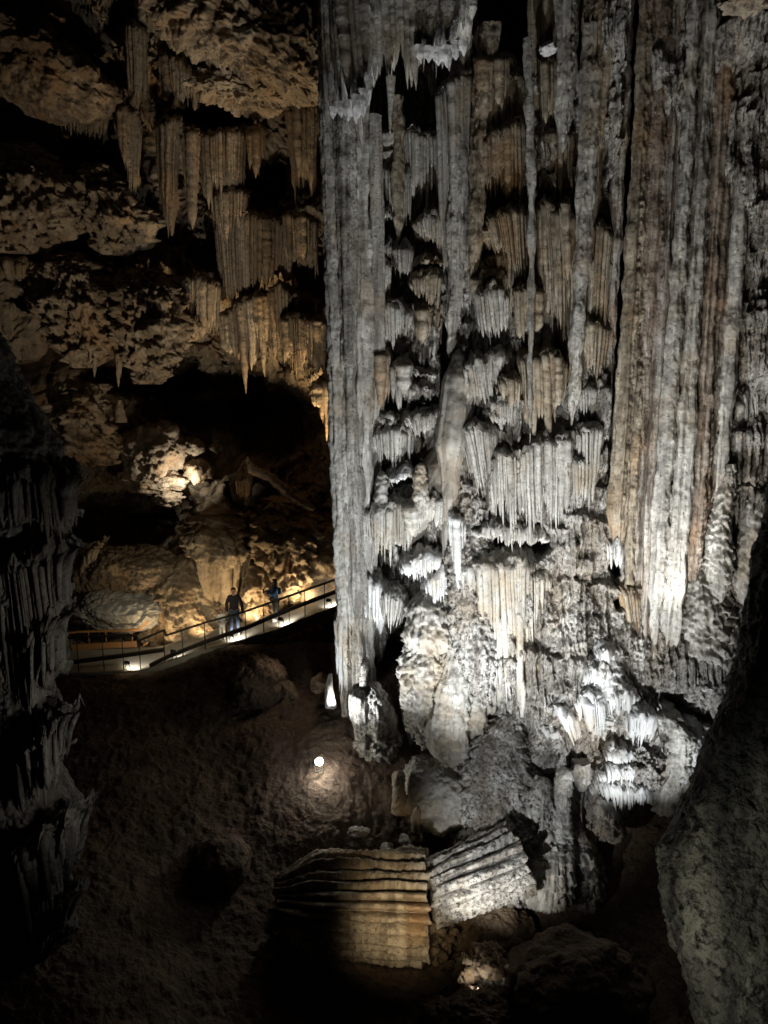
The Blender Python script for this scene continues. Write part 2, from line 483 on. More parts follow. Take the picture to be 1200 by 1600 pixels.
# ================================================================== SETTING
# far chamber wall, upper left
sheet('back_cave_wall', -170, 600, -140, 1035, 1.7,
      [(-170, -140, 30), (0, 0, 31), (0, 300, 31), (0, 560, 31), (-170, 600, 30), (-170, 1035, 30), (100, 1035, 30.4), (250, 1030, 29.8),
       (400, 1000, 29.6), (600, 1000, 30.5), (600, 700, 31.5), (600, 300, 32), (600, -140, 31), (350, -60, 28.5), (350, 60, 29.5), (400, 250, 33),
       (250, 300, 33), (100, 200, 33), (150, 400, 32), (300, 500, 33), (180, 650, 36), (300, 640, 38), (420, 640, 36.5), (290, 730, 38.5),
       (380, 740, 36), (150, 820, 35), (250, 830, 33.5), (350, 860, 31.8), (450, 860, 31.2), (130, 900, 31.5), (200, 920, 31.5), (300, 950, 30.6), (520, 600, 31), (480, 450, 32)],
      dents=[(340, 625, 95, 42, 7), (230, 590, 90, 30, 6), (430, 660, 60, 50, 5), (190, 815, 90, 45, 6), (250, 790, 60, 30, 4), (330, 185, 60, 14, 2.5),
             (120, 250, 60, 26, 2), (160, 120, 40, 30, 1.6), (425, 295, 26, 30, 2.5), (60, 470, 40, 16, 1.6), (235, 350, 14, 40, 2), (100, 380, 50, 18, 1.8),
             (190, 20, 24, 40, 2.5), (40, 180, 60, 20, 1.4), (330, 400, 30, 20, 1.5), (395, 775, 40, 25, 3), (30, 100, 40, 30, 1.5)],
      mat='far', lump=.8, lk=.5, pop=.24, popk=1.5, disp3=.25, flutes=.0, scal=420, scal_sz=(.8, 1.7), scalA=.6, seed=3,
      scal_region=lambda a, b: (b < 620 and a > 130) or (b > 830 and 240 < a < 400) or (a > 400))

# great dripstone wall to the right
sheet('dripstone_cave_wall', 545, 1330, -150, 1430, 1.45,
      [(545, -150, 23.7), (545, 400, 24.2), (545, 900, 24.2), (545, 1180, 23.5), (700, -150, 23.2), (660, 150, 25.25), (650, 400, 23.95), (650, 700, 22.7),
       (640, 950, 22.6), (720, 900, 21.8), (720, 1150, 21.8), (740, 1300, 19.8), (800, 250, 22.75), (830, 480, 22.35), (830, 750, 21.4), (830, 950, 21.1),
       (840, 1100, 20.4), (830, 1250, 19.6), (850, 1430, 17.9), (940, 400, 22.35), (1000, 100, 21.2), (1060, 400, 21), (1100, 800, 20.6),
       (960, 950, 20.6), (960, 1080, 19.6), (960, 1250, 19.2), (1050, 1200, 19.6), (1050, 1430, 18.2), (1200, -150, 20.7), (1200, 400, 20.8), (1200, 800, 20.4), (1200, 1100, 19.7),
       (1330, -150, 20.2), (1330, 700, 19.8), (1330, 1430, 18.4), (660, 1430, 18.3), (545, 1430, 18), (600, 1300, 19.8)],
      dents=[(990, 60, 14, 220, 8), (977, 330, 14, 250, 8), (960, 640, 13, 230, 8), (795, 40, 46, 56, 3.5), (660, 235, 45, 30, 1.8), (625, 1090, 32, 95, 3.2), (780, 845, 75, 30, 2.2),
             (755, 1060, 20, 40, 2), (905, 60, 12, 50, 1.5), (930, 1015, 18, 22, .7), (870, 690, 60, 16, 1), (1010, 1330, 60, 80, 3), (900, 1430, 80, 60, 3),
             (1100, 1090, 60, 25, 1.4), (640, 640, 50, 14, 1), (640, 735, 45, 14, 1), (700, 560, 14, 60, 1.2)],
      mat='speck', lump=.35, lk=.5, pop=.12, popk=2.8, disp3=.08, flutes=.26, vz=.35, popsel=lambda a, b: .25 + .75 * sst((b - 820) / 120.), scal=900, scal_sz=(.7, 1.5), scalA=.62, seed=11,
      scal_region=lambda a, b: b < 1230 and not (960 < a < 1150 and b < 900))

# floor of the pit and slope up to the walkway
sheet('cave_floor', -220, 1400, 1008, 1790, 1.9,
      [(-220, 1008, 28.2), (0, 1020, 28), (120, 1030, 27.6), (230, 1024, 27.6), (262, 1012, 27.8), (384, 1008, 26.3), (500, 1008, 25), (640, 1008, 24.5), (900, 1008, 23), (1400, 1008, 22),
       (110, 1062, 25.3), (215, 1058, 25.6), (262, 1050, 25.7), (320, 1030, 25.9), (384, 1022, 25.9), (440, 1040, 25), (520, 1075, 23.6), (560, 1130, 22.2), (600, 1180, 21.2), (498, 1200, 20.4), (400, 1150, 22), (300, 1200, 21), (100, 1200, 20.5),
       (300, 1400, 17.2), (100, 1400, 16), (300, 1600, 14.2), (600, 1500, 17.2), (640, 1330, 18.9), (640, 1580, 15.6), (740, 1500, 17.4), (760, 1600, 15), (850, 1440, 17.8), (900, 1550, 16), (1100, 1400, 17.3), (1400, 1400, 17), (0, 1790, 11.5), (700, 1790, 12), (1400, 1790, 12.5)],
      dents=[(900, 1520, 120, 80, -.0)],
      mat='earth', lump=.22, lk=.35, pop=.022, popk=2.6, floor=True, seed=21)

# ================================================================== WALKWAY
near = [(60, 1058, 25.4), (110, 1054, 25.5), (215, 1050, 25.8), (232, 1046, 25.9), (262, 1036, 26.0), (320, 1017, 26.2), (384, 1001, 26.4), (435, 984, 26.7), (480, 966, 27.0), (530, 947, 27.4), (600, 922, 28.0)]
A = np.array([P(*q) for q in near]); A[:, 2] += .05
A[0:3, 2] = A[2, 2]; A[3, 2] = A[2, 2] + .05
u = np.linspace(0, 1, 90); An = pl(A, u)
pm = MB()
w = np.linspace(0, 1, 14)[:, None, None]
g = An[None] + w * np.array([0, 2.3, 0]); g[..., 2] += .015 * fbm(g[..., 0] * 2, g[..., 1] * 2, 1., 3)
skirt = np.stack([An + [0, .02, -.45], An + [0, 0, -.03], An + [0, .03, 0]])
pm.grid(np.concatenate([skirt, g]))
M['path'] = plain('worn_concrete', (.30, .28, .23), .8, var=.35, sc=4)
o = pm.build('path', 'path'); o['kind'] = 'structure'


def path_at(px_):
    """point on the near kerb of the path under photo column px_"""
    q = np.array([[a, b, c] for a, b, c in near]); y = np.interp(px_, q[:, 0], q[:, 1]); Y = np.interp(px_, q[:, 0], q[:, 2])
    p = P(px_, y, Y); return p


M['rail'] = plain('dark_railing_steel', (.035, .028, .022), .45, .3)
M['wood'] = plain('varnished_wood', (.42, .20, .07), .5, sc=9)
M['galv'] = plain('galvanised_steel', (.45, .45, .43), .4, .6)


def railing(name, label, cat, top, low, posts, foot, Yo, mt='rail', th=.045, tl=.09, group=None):
    c = P(top[0][0], top[0][1], Yo(top[0][0])); e = empty(name, tuple(float(v) for v in c), label, cat, group)
    for nm, L_, t_ in (('handrail', top, th), ('lower_rail', low, tl)):
        mb = MB(); q = [P(a, b, Yo(a)) for a, b in L_]
        for i in range(len(q) - 1): bar(mb, q[i], q[i + 1], t_ * 1.2, t_ * 1.5)
        mb.build(nm, mt, e, smooth=False)
    tx = [a for a, b in top]; ty = [b for a, b in top]
    for x in posts:
        mb = MB(); p = P(x, np.interp(x, tx, ty), Yo(x)); q = p.copy(); q[2] = foot(x)
        bar(mb, p, q, .019, S=8); mb.build('post', mt, e)
    return e


Yr = lambda x: float(np.interp(x, [110, 215, 262, 384, 530], [25.6, 25.9, 26.08, 26.5, 27.5]))
ft = lambda x: float(path_at(x)[2]) - .04
railing('railing', 'dark steel railing climbing to the right along the sloping walkway', 'railing',
        [(217, 1001), (257, 984), (259, 993), (320, 973), (384, 955), (455, 930), (531, 903)], [(234, 1040), (261, 1026), (320, 1003), (384, 981), (455, 951), (531, 922)],
        [255, 284, 319, 353, 383, 411, 435, 451, 476, 507, 528], ft, Yr)
railing('railing', 'level dark railing of the lower landing at the left end of the walkway', 'railing',
        [(100, 997), (123, 995), (214, 993), (215, 1003)], [(100, 1037), (111, 1035), (180, 1026), (256, 1015)], [119, 159, 190, 217], ft, Yr)
railing('wooden_railing', 'varnished wooden handrail behind the landing, bending up at its right end', 'railing',
        [(105, 989), (124, 987), (217, 984), (232, 970)], [(105, 1022), (124, 1020), (217, 1014), (231, 1004)], [138, 165, 206],
        lambda x: ft(x) + .0, lambda x: 28.2, mt='wood', th=.05, tl=.03)
mb = MB(); bar(mb, P(112, 1012, 28.15), P(214, 1006, 28.15), .05, .24)
tag(mb.build('board', 'wood', smooth=False), 'long orange-brown wooden board fixed under the handrail of the landing', 'board')

# ================================================================== GREAT COLUMN (left edge of the wall)
gc = empty('giant_column', tuple(float(v) for v in P(566, 1085, 22.3)), 'tall slender grey column running from the roof down to the pit floor beside the walkway', 'column')
for dx, dY, rs_, m_, kw in ((-19, .12, .34, 'speck2', dict(flute=.35, fk=1.7, pop=.05, popk=6, popmask=.0)), (-2, -.12, .42, 'speck2', dict(flute=.6, fk=2.2)), (18, .05, .36, 'grey', dict(flute=.55, fk=1.8)), (4, .45, .5, 'strk', dict(flute=.3, fk=2.2))):
    mb = MB()
    tube(mb, [(x + dx * r_ / 40, y, Y_ + dY, r_ * rs_) for x, y, Y_, r_ in [(536, -60, 20.9, 40), (540, 200, 21.1, 40), (546, 450, 21.4, 39), (550, 700, 21.7, 35), (556, 850, 22, 31), (562, 1000, 22.2, 28), (566, 1085, 22.3, 26)]],
         knob=.045, kk=5, zk=.07, sq=1.1, lump=.07, swell=.16, **kw)
    mb.build('shaft', m_, gc)
col('giant_column', 'thin knobbly pillar fused along the left side of the tall grey column', 'column',
    [(505, -60, 20.8, 9), (510, 150, 20.9, 11), (520, 450, 21.2, 12), (531, 750, 21.6, 13), (538, 950, 21.9, 11), (540, 1060, 22, 8), (541, 1118, 22.1, 6)],
    'grey', flute=.25, fk=1.6, knob=.05, kk=7, zk=.1)
col('giant_column', 'slim rounded pillar just right of the tall grey column, ending above the fringed ledges', 'column',
    [(585, 180, 21.8, 10), (590, 400, 22, 11), (592, 620, 22.2, 9), (586, 760, 22.3, 8), (583, 900, 22.4, 5)], 'grey', flute=.25, fk=2, knob=.03, kk=5, zk=.1)
curtain('ragged curtain of white-edged flakes clinging to the lower left side of the tall column', [(527, 960), (537, 955)], [(526, 1085), (536, 1098)], 21.8, 'white', sp=5, bulge=.1, back=.5, parts=False)

# hanging mass at the top
curtain('great brown curtain hanging from the roof, its ragged lower edge lit white', [(500, -60), (575, -60), (578, -58)],
        [(506, 180), (535, 188), (562, 192), (578, 120)], 19.9, 'grey', sp=9, bulge=.2, fuse=.93, jag=.12, fat=1.25, name='roof_curtain')
curtain('pale grey roof curtain right of the brown one, with bright ragged tips', [(575, -60), (740, -60)],
        [(580, 112), (605, 122), (628, 95), (650, 128), (665, 88), (690, 104), (715, 86), (738, 60)], 20.1, 'grey', sp=10, bulge=.25, fuse=.93, jag=.16, fat=1.3, name='roof_curtain')
mb = MB()
for x, y0, y1, r_ in ((519, 168, 186, 6), (531, 160, 184, 8), (543, 158, 190, 9), (555, 150, 194, 10), (566, 140, 186, 8), (575, 120, 165, 7)):
    tube(mb, [(x, y0, 19.75, r_), (x + 1, (y0 + y1) / 2, 19.75, r_ * .8), (x + 2, y1, 19.75, .5)], flute=.3, knob=.03, kk=8)
tag(mb.build('calcite_crust', 'white'), 'bright white ragged calcite crust on the lowest tip of the brown roof curtain', 'calcite')
mb = MB()
for x, y0, y1, r_ in ((655, 72, 100, 8), (668, 74, 98, 8), (682, 76, 103, 10), (696, 74, 106, 10), (709, 66, 94, 9), (722, 60, 88, 9)):
    tube(mb, [(x, y0, 19.95, r_), (x + 1, (y0 + y1) / 2, 19.95, r_ * .8), (x + 3, y1, 19.95, .5)], flute=.3, knob=.03, kk=8)
tag(mb.build('calcite_crust', 'white'), 'bright white calcite teeth along the lower edge of the pale roof curtain', 'calcite')
for x, y0, y1, r_, lb in ((611, 120, 214, 7, 'thin dark stalactite hanging below the gap between the two roof curtains'),
                          (646, 60, 122, 9, 'short white-tipped stalactite at the middle of the pale roof curtain')):
    col('stalactite', lb, 'stalactite', [(x, y0, 20.2, r_), (x - 1, (y0 + y1) / 2, 20.2, r_ * .6), (x - 2, y1, 20.2, .4)], 'grey', flute=.2)
rock('loose_rock', 'small pale lump of rock lodged high between two dark flutes near the top', 'rock', 857, 76, 20.9, 13, 9, .25, 'white', lump=.3, k=1.6)
rock('loose_rock', 'orange-yellow lump of rock at the very top right corner', 'rock', 1165, 2, 19.6, 36, 14, .6, 'tan', lump=.3, k=1.6, pop=.08)

# ================================================================== CURTAINS ON THE GREAT WALL
C = [
    # label, top, bot, Y, mat, kw
    ('brown curtain high on the wall, left of the thin central rod', [(752, 215), (790, 190), (832, 188)], [(757, 300), (795, 325), (832, 318)], 21.7, 'tan', {}),
    ('brown ribbed curtain high on the wall, right of the thin central rod', [(842, 200), (905, 203)], [(845, 312), (900, 328)], 21.7, 'tan', {}),
    ('dark shaggy curtain high up beside the dark roof hollow', [(745, 90), (800, 80)], [(748, 210), (800, 235)], 22, 'tan', {}),
    ('long thin-ribbed curtain below the small pale lodged rock', [(842, 88), (870, 90)], [(845, 190), (868, 196)], 21.4, 'tan', dict(sp=6)),
    ('rounded brown dome curtain with a short tapering fringe, left of the thin central rod', [(757, 360), (768, 335), (795, 322), (832, 326)], [(762, 385), (785, 398), (800, 410), (832, 440)], 21.3, 'tan', dict(bulge=.8, sp=6)),
    ('large arched curtain with long separate ribs, right of the thin central rod', [(834, 322), (862, 312), (885, 322), (902, 348)], [(836, 540), (865, 548), (885, 520), (902, 470)], 21.1, 'tan', dict(bulge=.7, jag=.45, sp=9)),
    ('narrow yellowish curtain with a rounded cap beside the dark vertical cleft', [(924, 350), (944, 343), (960, 368)], [(915, 500), (930, 505), (950, 480)], 21.1, 'tan', dict(sp=6, bulge=.6)),
    ('short pale curtain below the narrow yellowish one at the edge of the cleft', [(906, 400), (930, 397), (958, 408)], [(905, 505), (925, 502), (945, 495)], 21.25, 'grey', dict(sp=7)),
    ('small jagged curtain with dark holes at the left end of the wall tiers', [(744, 432), (770, 418), (806, 432)], [(748, 470), (770, 475), (800, 500)], 21.4, 'tan', dict(sp=6)),
    ('mid-height curtain with a two-stepped top, left of the square-topped one', [(744, 450), (775, 446), (795, 455)], [(752, 540), (772, 545), (795, 500)], 21.2, 'grey', dict(sp=7)),
    ('square-topped curtain tapering to a few long tips at mid height', [(805, 448), (845, 448)], [(808, 520), (826, 545), (842, 510)], 21.0, 'tan', dict(sp=8)),
    ('pale stepped curtain with a rising top, left half of the middle tier', [(728, 566), (752, 555), (778, 548), (802, 545)], [(735, 640), (760, 640), (780, 605), (800, 585)], 21.1, 'grey', dict(sp=7)),
    ('tall peaked curtain with long separate tips in the middle tier', [(812, 556), (862, 545), (890, 560)], [(822, 660), (832, 690), (862, 668), (888, 610)], 20.8, 'tan', dict(sp=7, jag=.45, long_=.16)),
    ('small rounded curtain shelf tucked left of the tall peaked one', [(774, 604), (792, 588), (816, 584)], [(776, 620), (795, 630), (814, 632)], 20.85, 'tan', dict(sp=6)),
    ('short toothed shelf under the small rounded one', [(765, 622), (802, 622)], [(768, 640), (785, 665), (800, 672)], 20.85, 'grey', dict(sp=6)),
    ('little stepped shelf beside the dark gap above the big lower curtain', [(762, 640), (785, 643)], [(768, 655), (785, 670)], 20.9, 'grey', dict(sp=5)),
    ('yellow-stained curtain hugging the edge of the cleft above the short pale shelf', [(905, 505), (925, 498), (952, 508)], [(908, 592), (925, 585), (940, 600)], 20.9, 'tan', dict(sp=6)),
    ('short pale shelf with a rusty underside at the edge of the cleft', [(904, 602), (925, 600), (950, 594)], [(906, 650), (925, 648), (940, 662)], 20.9, 'grey', dict(sp=6)),
    ('narrow tapering curtain leaning right, below the white dome', [(722, 660), (745, 662), (778, 668)], [(745, 768), (755, 775), (778, 735)], 20.9, 'grey', dict(sp=7, jag=.25)),
    ('left part of the big lower curtain, with a notched double top', [(768, 706), (790, 700), (815, 704)], [(775, 818), (795, 822), (815, 810)], 20.75, 'grey', dict(sp=7)),
    ('broad pale curtain of long ribs with black gaps, largest of the lower tier', [(812, 700), (865, 686), (905, 676)], [(818, 838), (862, 835), (900, 818)], 20.6, 'grey', dict(sp=8, jag=.4, cap=.5)),
    ('bright end of the lower tier curling up at the edge of the cleft', [(900, 678), (925, 664), (946, 670)], [(898, 800), (915, 798), (930, 770)], 20.5, 'grey', dict(sp=6, jag=.3)),
    ('inner fringe under the notch of the bright curtain end', [(893, 716), (928, 714)], [(895, 790), (925, 782)], 20.42, 'grey', dict(sp=6)),
    ('thin toothed shelf below the big lower curtain', [(748, 822), (800, 820), (848, 822)], [(752, 835), (800, 855), (845, 850)], 20.8, 'grey', dict(sp=5, back=.8)),
    ('long white curtain of streaming ribs below the toothed shelf', [(708, 885), (770, 878), (842, 876)], [(728, 1020), (765, 1090), (800, 1110), (828, 1030)], 20.7, 'grey', dict(sp=7, fuse=.85, jag=.22, cap=.6)),
    ('smooth white hanging blades at the foot of the long white curtain', [(758, 960), (812, 960)], [(766, 1085), (790, 1096), (808, 1070)], 20.72, 'grey', dict(sp=13, fuse=.95, jag=.12)),
    ('small pale curtain beside a black hollow, right of the long white one', [(824, 902), (862, 898)], [(828, 990), (840, 1000), (856, 1010)], 20.75, 'grey', dict(sp=6)),
    ('brown pitted curtain right of the small pale one', [(862, 880), (935, 872)], [(868, 1000), (900, 995), (928, 925)], 20.9, 'speck', dict(sp=5, fuse=.9, jag=.25)),
    ('orange-tipped shaggy curtain hanging over the rubble', [(822, 1040), (855, 1012), (892, 1010)], [(828, 1100), (850, 1105), (880, 1075)], 20.5, 'tan', dict(sp=6, fuse=.75)),
    ('row of short white teeth under the left end of the column group', [(944, 843), (978, 846)], [(946, 872), (976, 892)], 20.2, 'white', dict(sp=5)),
    # pleated sheets of the upper wall
    ('tall pleated brown sheet behind the rods near the top of the wall', [(838, -60), (905, -60), (965, -60)], [(842, 300), (900, 330), (958, 380)], 22.0, 'tan', dict(sp=8, fuse=.95, jag=.2, bulge=.1)),
    ('pleated dark sheet left of the thin central rod, below the roof hollow', [(742, 150), (790, 110), (836, 118)], [(748, 320), (790, 335), (834, 325)], 22.15, 'tan', dict(sp=7, fuse=.9, bulge=.1)),
    ('dim pleated sheet reaching from the roof hollow down to the left bay', [(688, 130), (750, 100)], [(698, 440), (722, 460), (748, 430)], 22.4, 'grey', dict(sp=7, fuse=.9, bulge=.1)),
    ('very dim fringe at the back of the roof hollow', [(598, 215), (650, 200), (700, 205)], [(604, 300), (650, 320), (698, 300)], 23.2, 'grey', dict(sp=7, fuse=.8)),
    ('upper dim drapery of the left bay beside the slim rounded pillar', [(592, 250), (640, 262)], [(596, 340), (640, 330)], 22.9, 'grey', dict(sp=6)),
    ('short fringe along the right flank of the smooth rounded peak', [(720, 585), (750, 600)], [(722, 640), (748, 645)], 21.45, 'smooth', dict(sp=6)),
    ('brown ribs continuing below the rounded dome curtain', [(762, 395), (832, 392)], [(764, 425), (830, 470)], 21.6, 'tan', dict(sp=7)),
    ('long straight ribs filling the gap between arched curtain and grey rod', [(880, 350), (925, 360)], [(872, 540), (905, 560), (920, 520)], 21.35, 'tan', dict(sp=8, fuse=.9, jag=.3)),
    ('dark ribs behind the tall peaked curtain, reaching the cleft', [(885, 545), (915, 555)], [(880, 660), (905, 672)], 21.3, 'tan', dict(sp=7)),
    ('brown ribbed shelf between the small pale curtain and the pitted one', [(838, 962), (872, 955)], [(840, 1010), (868, 1030)], 20.8, 'tan', dict(sp=6)),
    ('grey ribs hanging on the pitted wall above the orange-tipped curtain', [(888, 930), (935, 925)], [(892, 1000), (920, 1030), (934, 980)], 20.7, 'speck', dict(sp=6, fuse=.85)),
    ('chalky streaming ribs over the left side of the pitted buttress', [(700, 800), (726, 810)], [(708, 960), (730, 1010)], 21.0, 'white', dict(sp=6, fuse=.9)),
    ('chalky ribs running down the right side of the pitted buttress', [(728, 905), (752, 900)], [(736, 1040), (752, 1062)], 20.75, 'white', dict(sp=6, fuse=.9)),
    # left group
    ('little tiered fringe high beside the tall grey column', [(588, 320), (612, 325)], [(590, 335), (612, 340)], 22.6, 'grey', dict(sp=5)),
    ('small narrow curtain high beside the tall grey column', [(588, 385), (612, 378)], [(590, 405), (612, 402)], 22.6, 'grey', dict(sp=5)),
    ('narrow straight curtain next to the slim rounded pillar', [(586, 408), (610, 408)], [(588, 470), (608, 468)], 22.4, 'grey', dict(sp=6)),
    ('rounded curtain tapering to the right, high in the dim left bay', [(615, 380), (645, 384)], [(620, 430), (642, 436)], 22.6, 'grey', dict(sp=6)),
    ('dome-shaped dim curtain high in the left bay', [(648, 345), (668, 328), (704, 336)], [(655, 375), (680, 388), (702, 388)], 22.7, 'grey', dict(sp=6, bulge=.6)),
    ('broad dim curtain below the dome-shaped one in the left bay', [(642, 432), (672, 420), (694, 430)], [(648, 450), (672, 478), (690, 488)], 22.5, 'tan', dict(sp=6)),
    ('low arched shelf between the dome-shaped and the broad dim curtain', [(645, 405), (690, 402)], [(650, 412), (690, 412)], 22.6, 'tan', dict(sp=5)),
    ('grey-green curtain with a drooping left half in the left bay', [(588, 476), (615, 472), (645, 484)], [(596, 540), (612, 560), (640, 505)], 22.2, 'grey', dict(sp=6)),
    ('dark square curtain right of the grey-green one', [(648, 476), (690, 480)], [(650, 545), (685, 562)], 22.5, 'tan', dict(sp=6)),
    ('orange-streaked curtain hanging left of the shelves in the left bay', [(582, 545), (612, 548)], [(588, 620), (608, 635)], 22.1, 'tan', dict(sp=7)),
    ('grey thin-ribbed curtain just above the longest shadow in the left bay', [(610, 568), (645, 565)], [(615, 632), (640, 630)], 21.95, 'grey', dict(sp=6)),
    ('small toothed shelf hanging over the dark recess, left bay', [(632, 604), (658, 600), (682, 606)], [(638, 628), (660, 624), (678, 620)], 21.9, 'grey', dict(sp=5)),
    ('small fringe on knobbly rock above the toothed shelf', [(636, 575), (690, 578)], [(640, 585), (690, 590)], 22, 'grey', dict(sp=5)),
    ('flat double-lipped shelf under the longest shadow', [(582, 650), (628, 650)], [(585, 660), (625, 664)], 21.9, 'grey', dict(sp=5)),
    ('jagged curtain with drooping tips under the flat double-lipped shelf', [(582, 668), (620, 668), (652, 672)], [(586, 712), (615, 724), (648, 704)], 21.75, 'grey', dict(sp=6)),
    ('pale slanting curtain running up to the white dome', [(628, 648), (658, 642), (692, 632)], [(640, 668), (658, 690), (688, 660)], 21.5, 'grey', dict(sp=6)),
    ('warm white slanting fringe below the smooth slope', [(606, 742), (645, 728)], [(612, 758), (640, 745)], 21.4, 'white', dict(sp=5)),
    ('wide pale curtain with a scalloped lower edge, lowest big one of the left bay', [(570, 792), (640, 786)], [(575, 850), (605, 880), (640, 858)], 21.3, 'grey', dict(sp=6, jag=.3)),
    ('right wing of the wide pale curtain, stained yellow', [(638, 784), (700, 772)], [(642, 862), (668, 810), (698, 850)], 21.2, 'grey', dict(sp=6, jag=.3)),
    ('puffy white ledge with a short fringe under the wide pale curtain', [(628, 880), (650, 868), (702, 862)], [(634, 898), (660, 905), (698, 895)], 21.2, 'white', dict(sp=6)),
    ('second puffy ledge with drooping points beside the white wall edge', [(662, 905), (704, 890)], [(666, 925), (704, 968)], 21.1, 'white', dict(sp=7)),
    ('bluish white curtain of thick rods at the foot of the tall column', [(570, 905), (596, 908)], [(572, 980), (594, 985)], 21.6, 'white', dict(sp=8)),
    ('grey fringe right of the bluish white rods', [(596, 925), (636, 930)], [(600, 968), (625, 975)], 21.5, 'grey', dict(sp=6)),
    ('ribbed grey fringe hanging from the pale knobbly bulge above the pit', [(632, 1100), (694, 1095)], [(640, 1150), (690, 1175)], 20.9, 'grey', dict(sp=7)),
    # right
    ('bottom curtain of the column group, left part with pinkish ribs', [(968, 915), (1010, 925)], [(985, 990), (1015, 1042)], 20.0, 'tan', dict(sp=6, fuse=.85, jag=.2)),
    ('white ribbed bottom curtain of the column group', [(1008, 940), (1072, 950)], [(1016, 1045), (1062, 1040)], 19.85, 'white', dict(sp=7, fuse=.85, jag=.15)),
    ('even row of small teeth along the lower edge of the right bulge', [(1060, 1005), (1118, 1008)], [(1064, 1042), (1110, 1038)], 19.9, 'grey', dict(sp=5, jag=.2)),
    ('yellowish fringe at the lower right end of the bulge', [(1118, 1010), (1160, 990)], [(1122, 1024), (1158, 1024)], 20.0, 'tan', dict(sp=5)),
    ('grey curtain on the far right above a black recess', [(1138, 625), (1170, 612), (1215, 590)], [(1142, 700), (1170, 712), (1215, 680)], 20.3, 'grey', dict(sp=6)),
    ('dim curtain high at the right edge of the wall', [(1145, 505), (1215, 500)], [(1145, 590), (1165, 600), (1210, 570)], 20.6, 'grey', dict(sp=6)),
    ('dim square-topped curtain at the right edge near half height', [(1168, 392), (1215, 385)], [(1172, 470), (1215, 480)], 20.6, 'grey', dict(sp=6)),
    ('short white fringe below the black recess at the right edge', [(1150, 735), (1200, 728)], [(1155, 765), (1196, 760)], 20.2, 'white', dict(sp=5)),
    ('second white fringe at the right edge, under the first', [(1155, 795), (1192, 785)], [(1160, 815), (1188, 810)], 20.2, 'grey', dict(sp=5)),
]
for lb, t_, b_, Y_, m_, kw in C:
    t_ = np.array(t_, float); b_ = np.array(b_, float); cx = t_[:, 0].mean(); cb = b_[:, 0].mean(); ym = b_[:, 1].mean() - t_[:, 1].mean()
    t_[:, 0] = cx + (t_[:, 0] - cx) * 1.14; b_[:, 0] = cb + (b_[:, 0] - cb) * 1.14; b_[:, 1] += .10 * ym + 3
    curtain(lb, t_, b_, Y_, m_, group='dripstone curtains on the great wall', **kw)

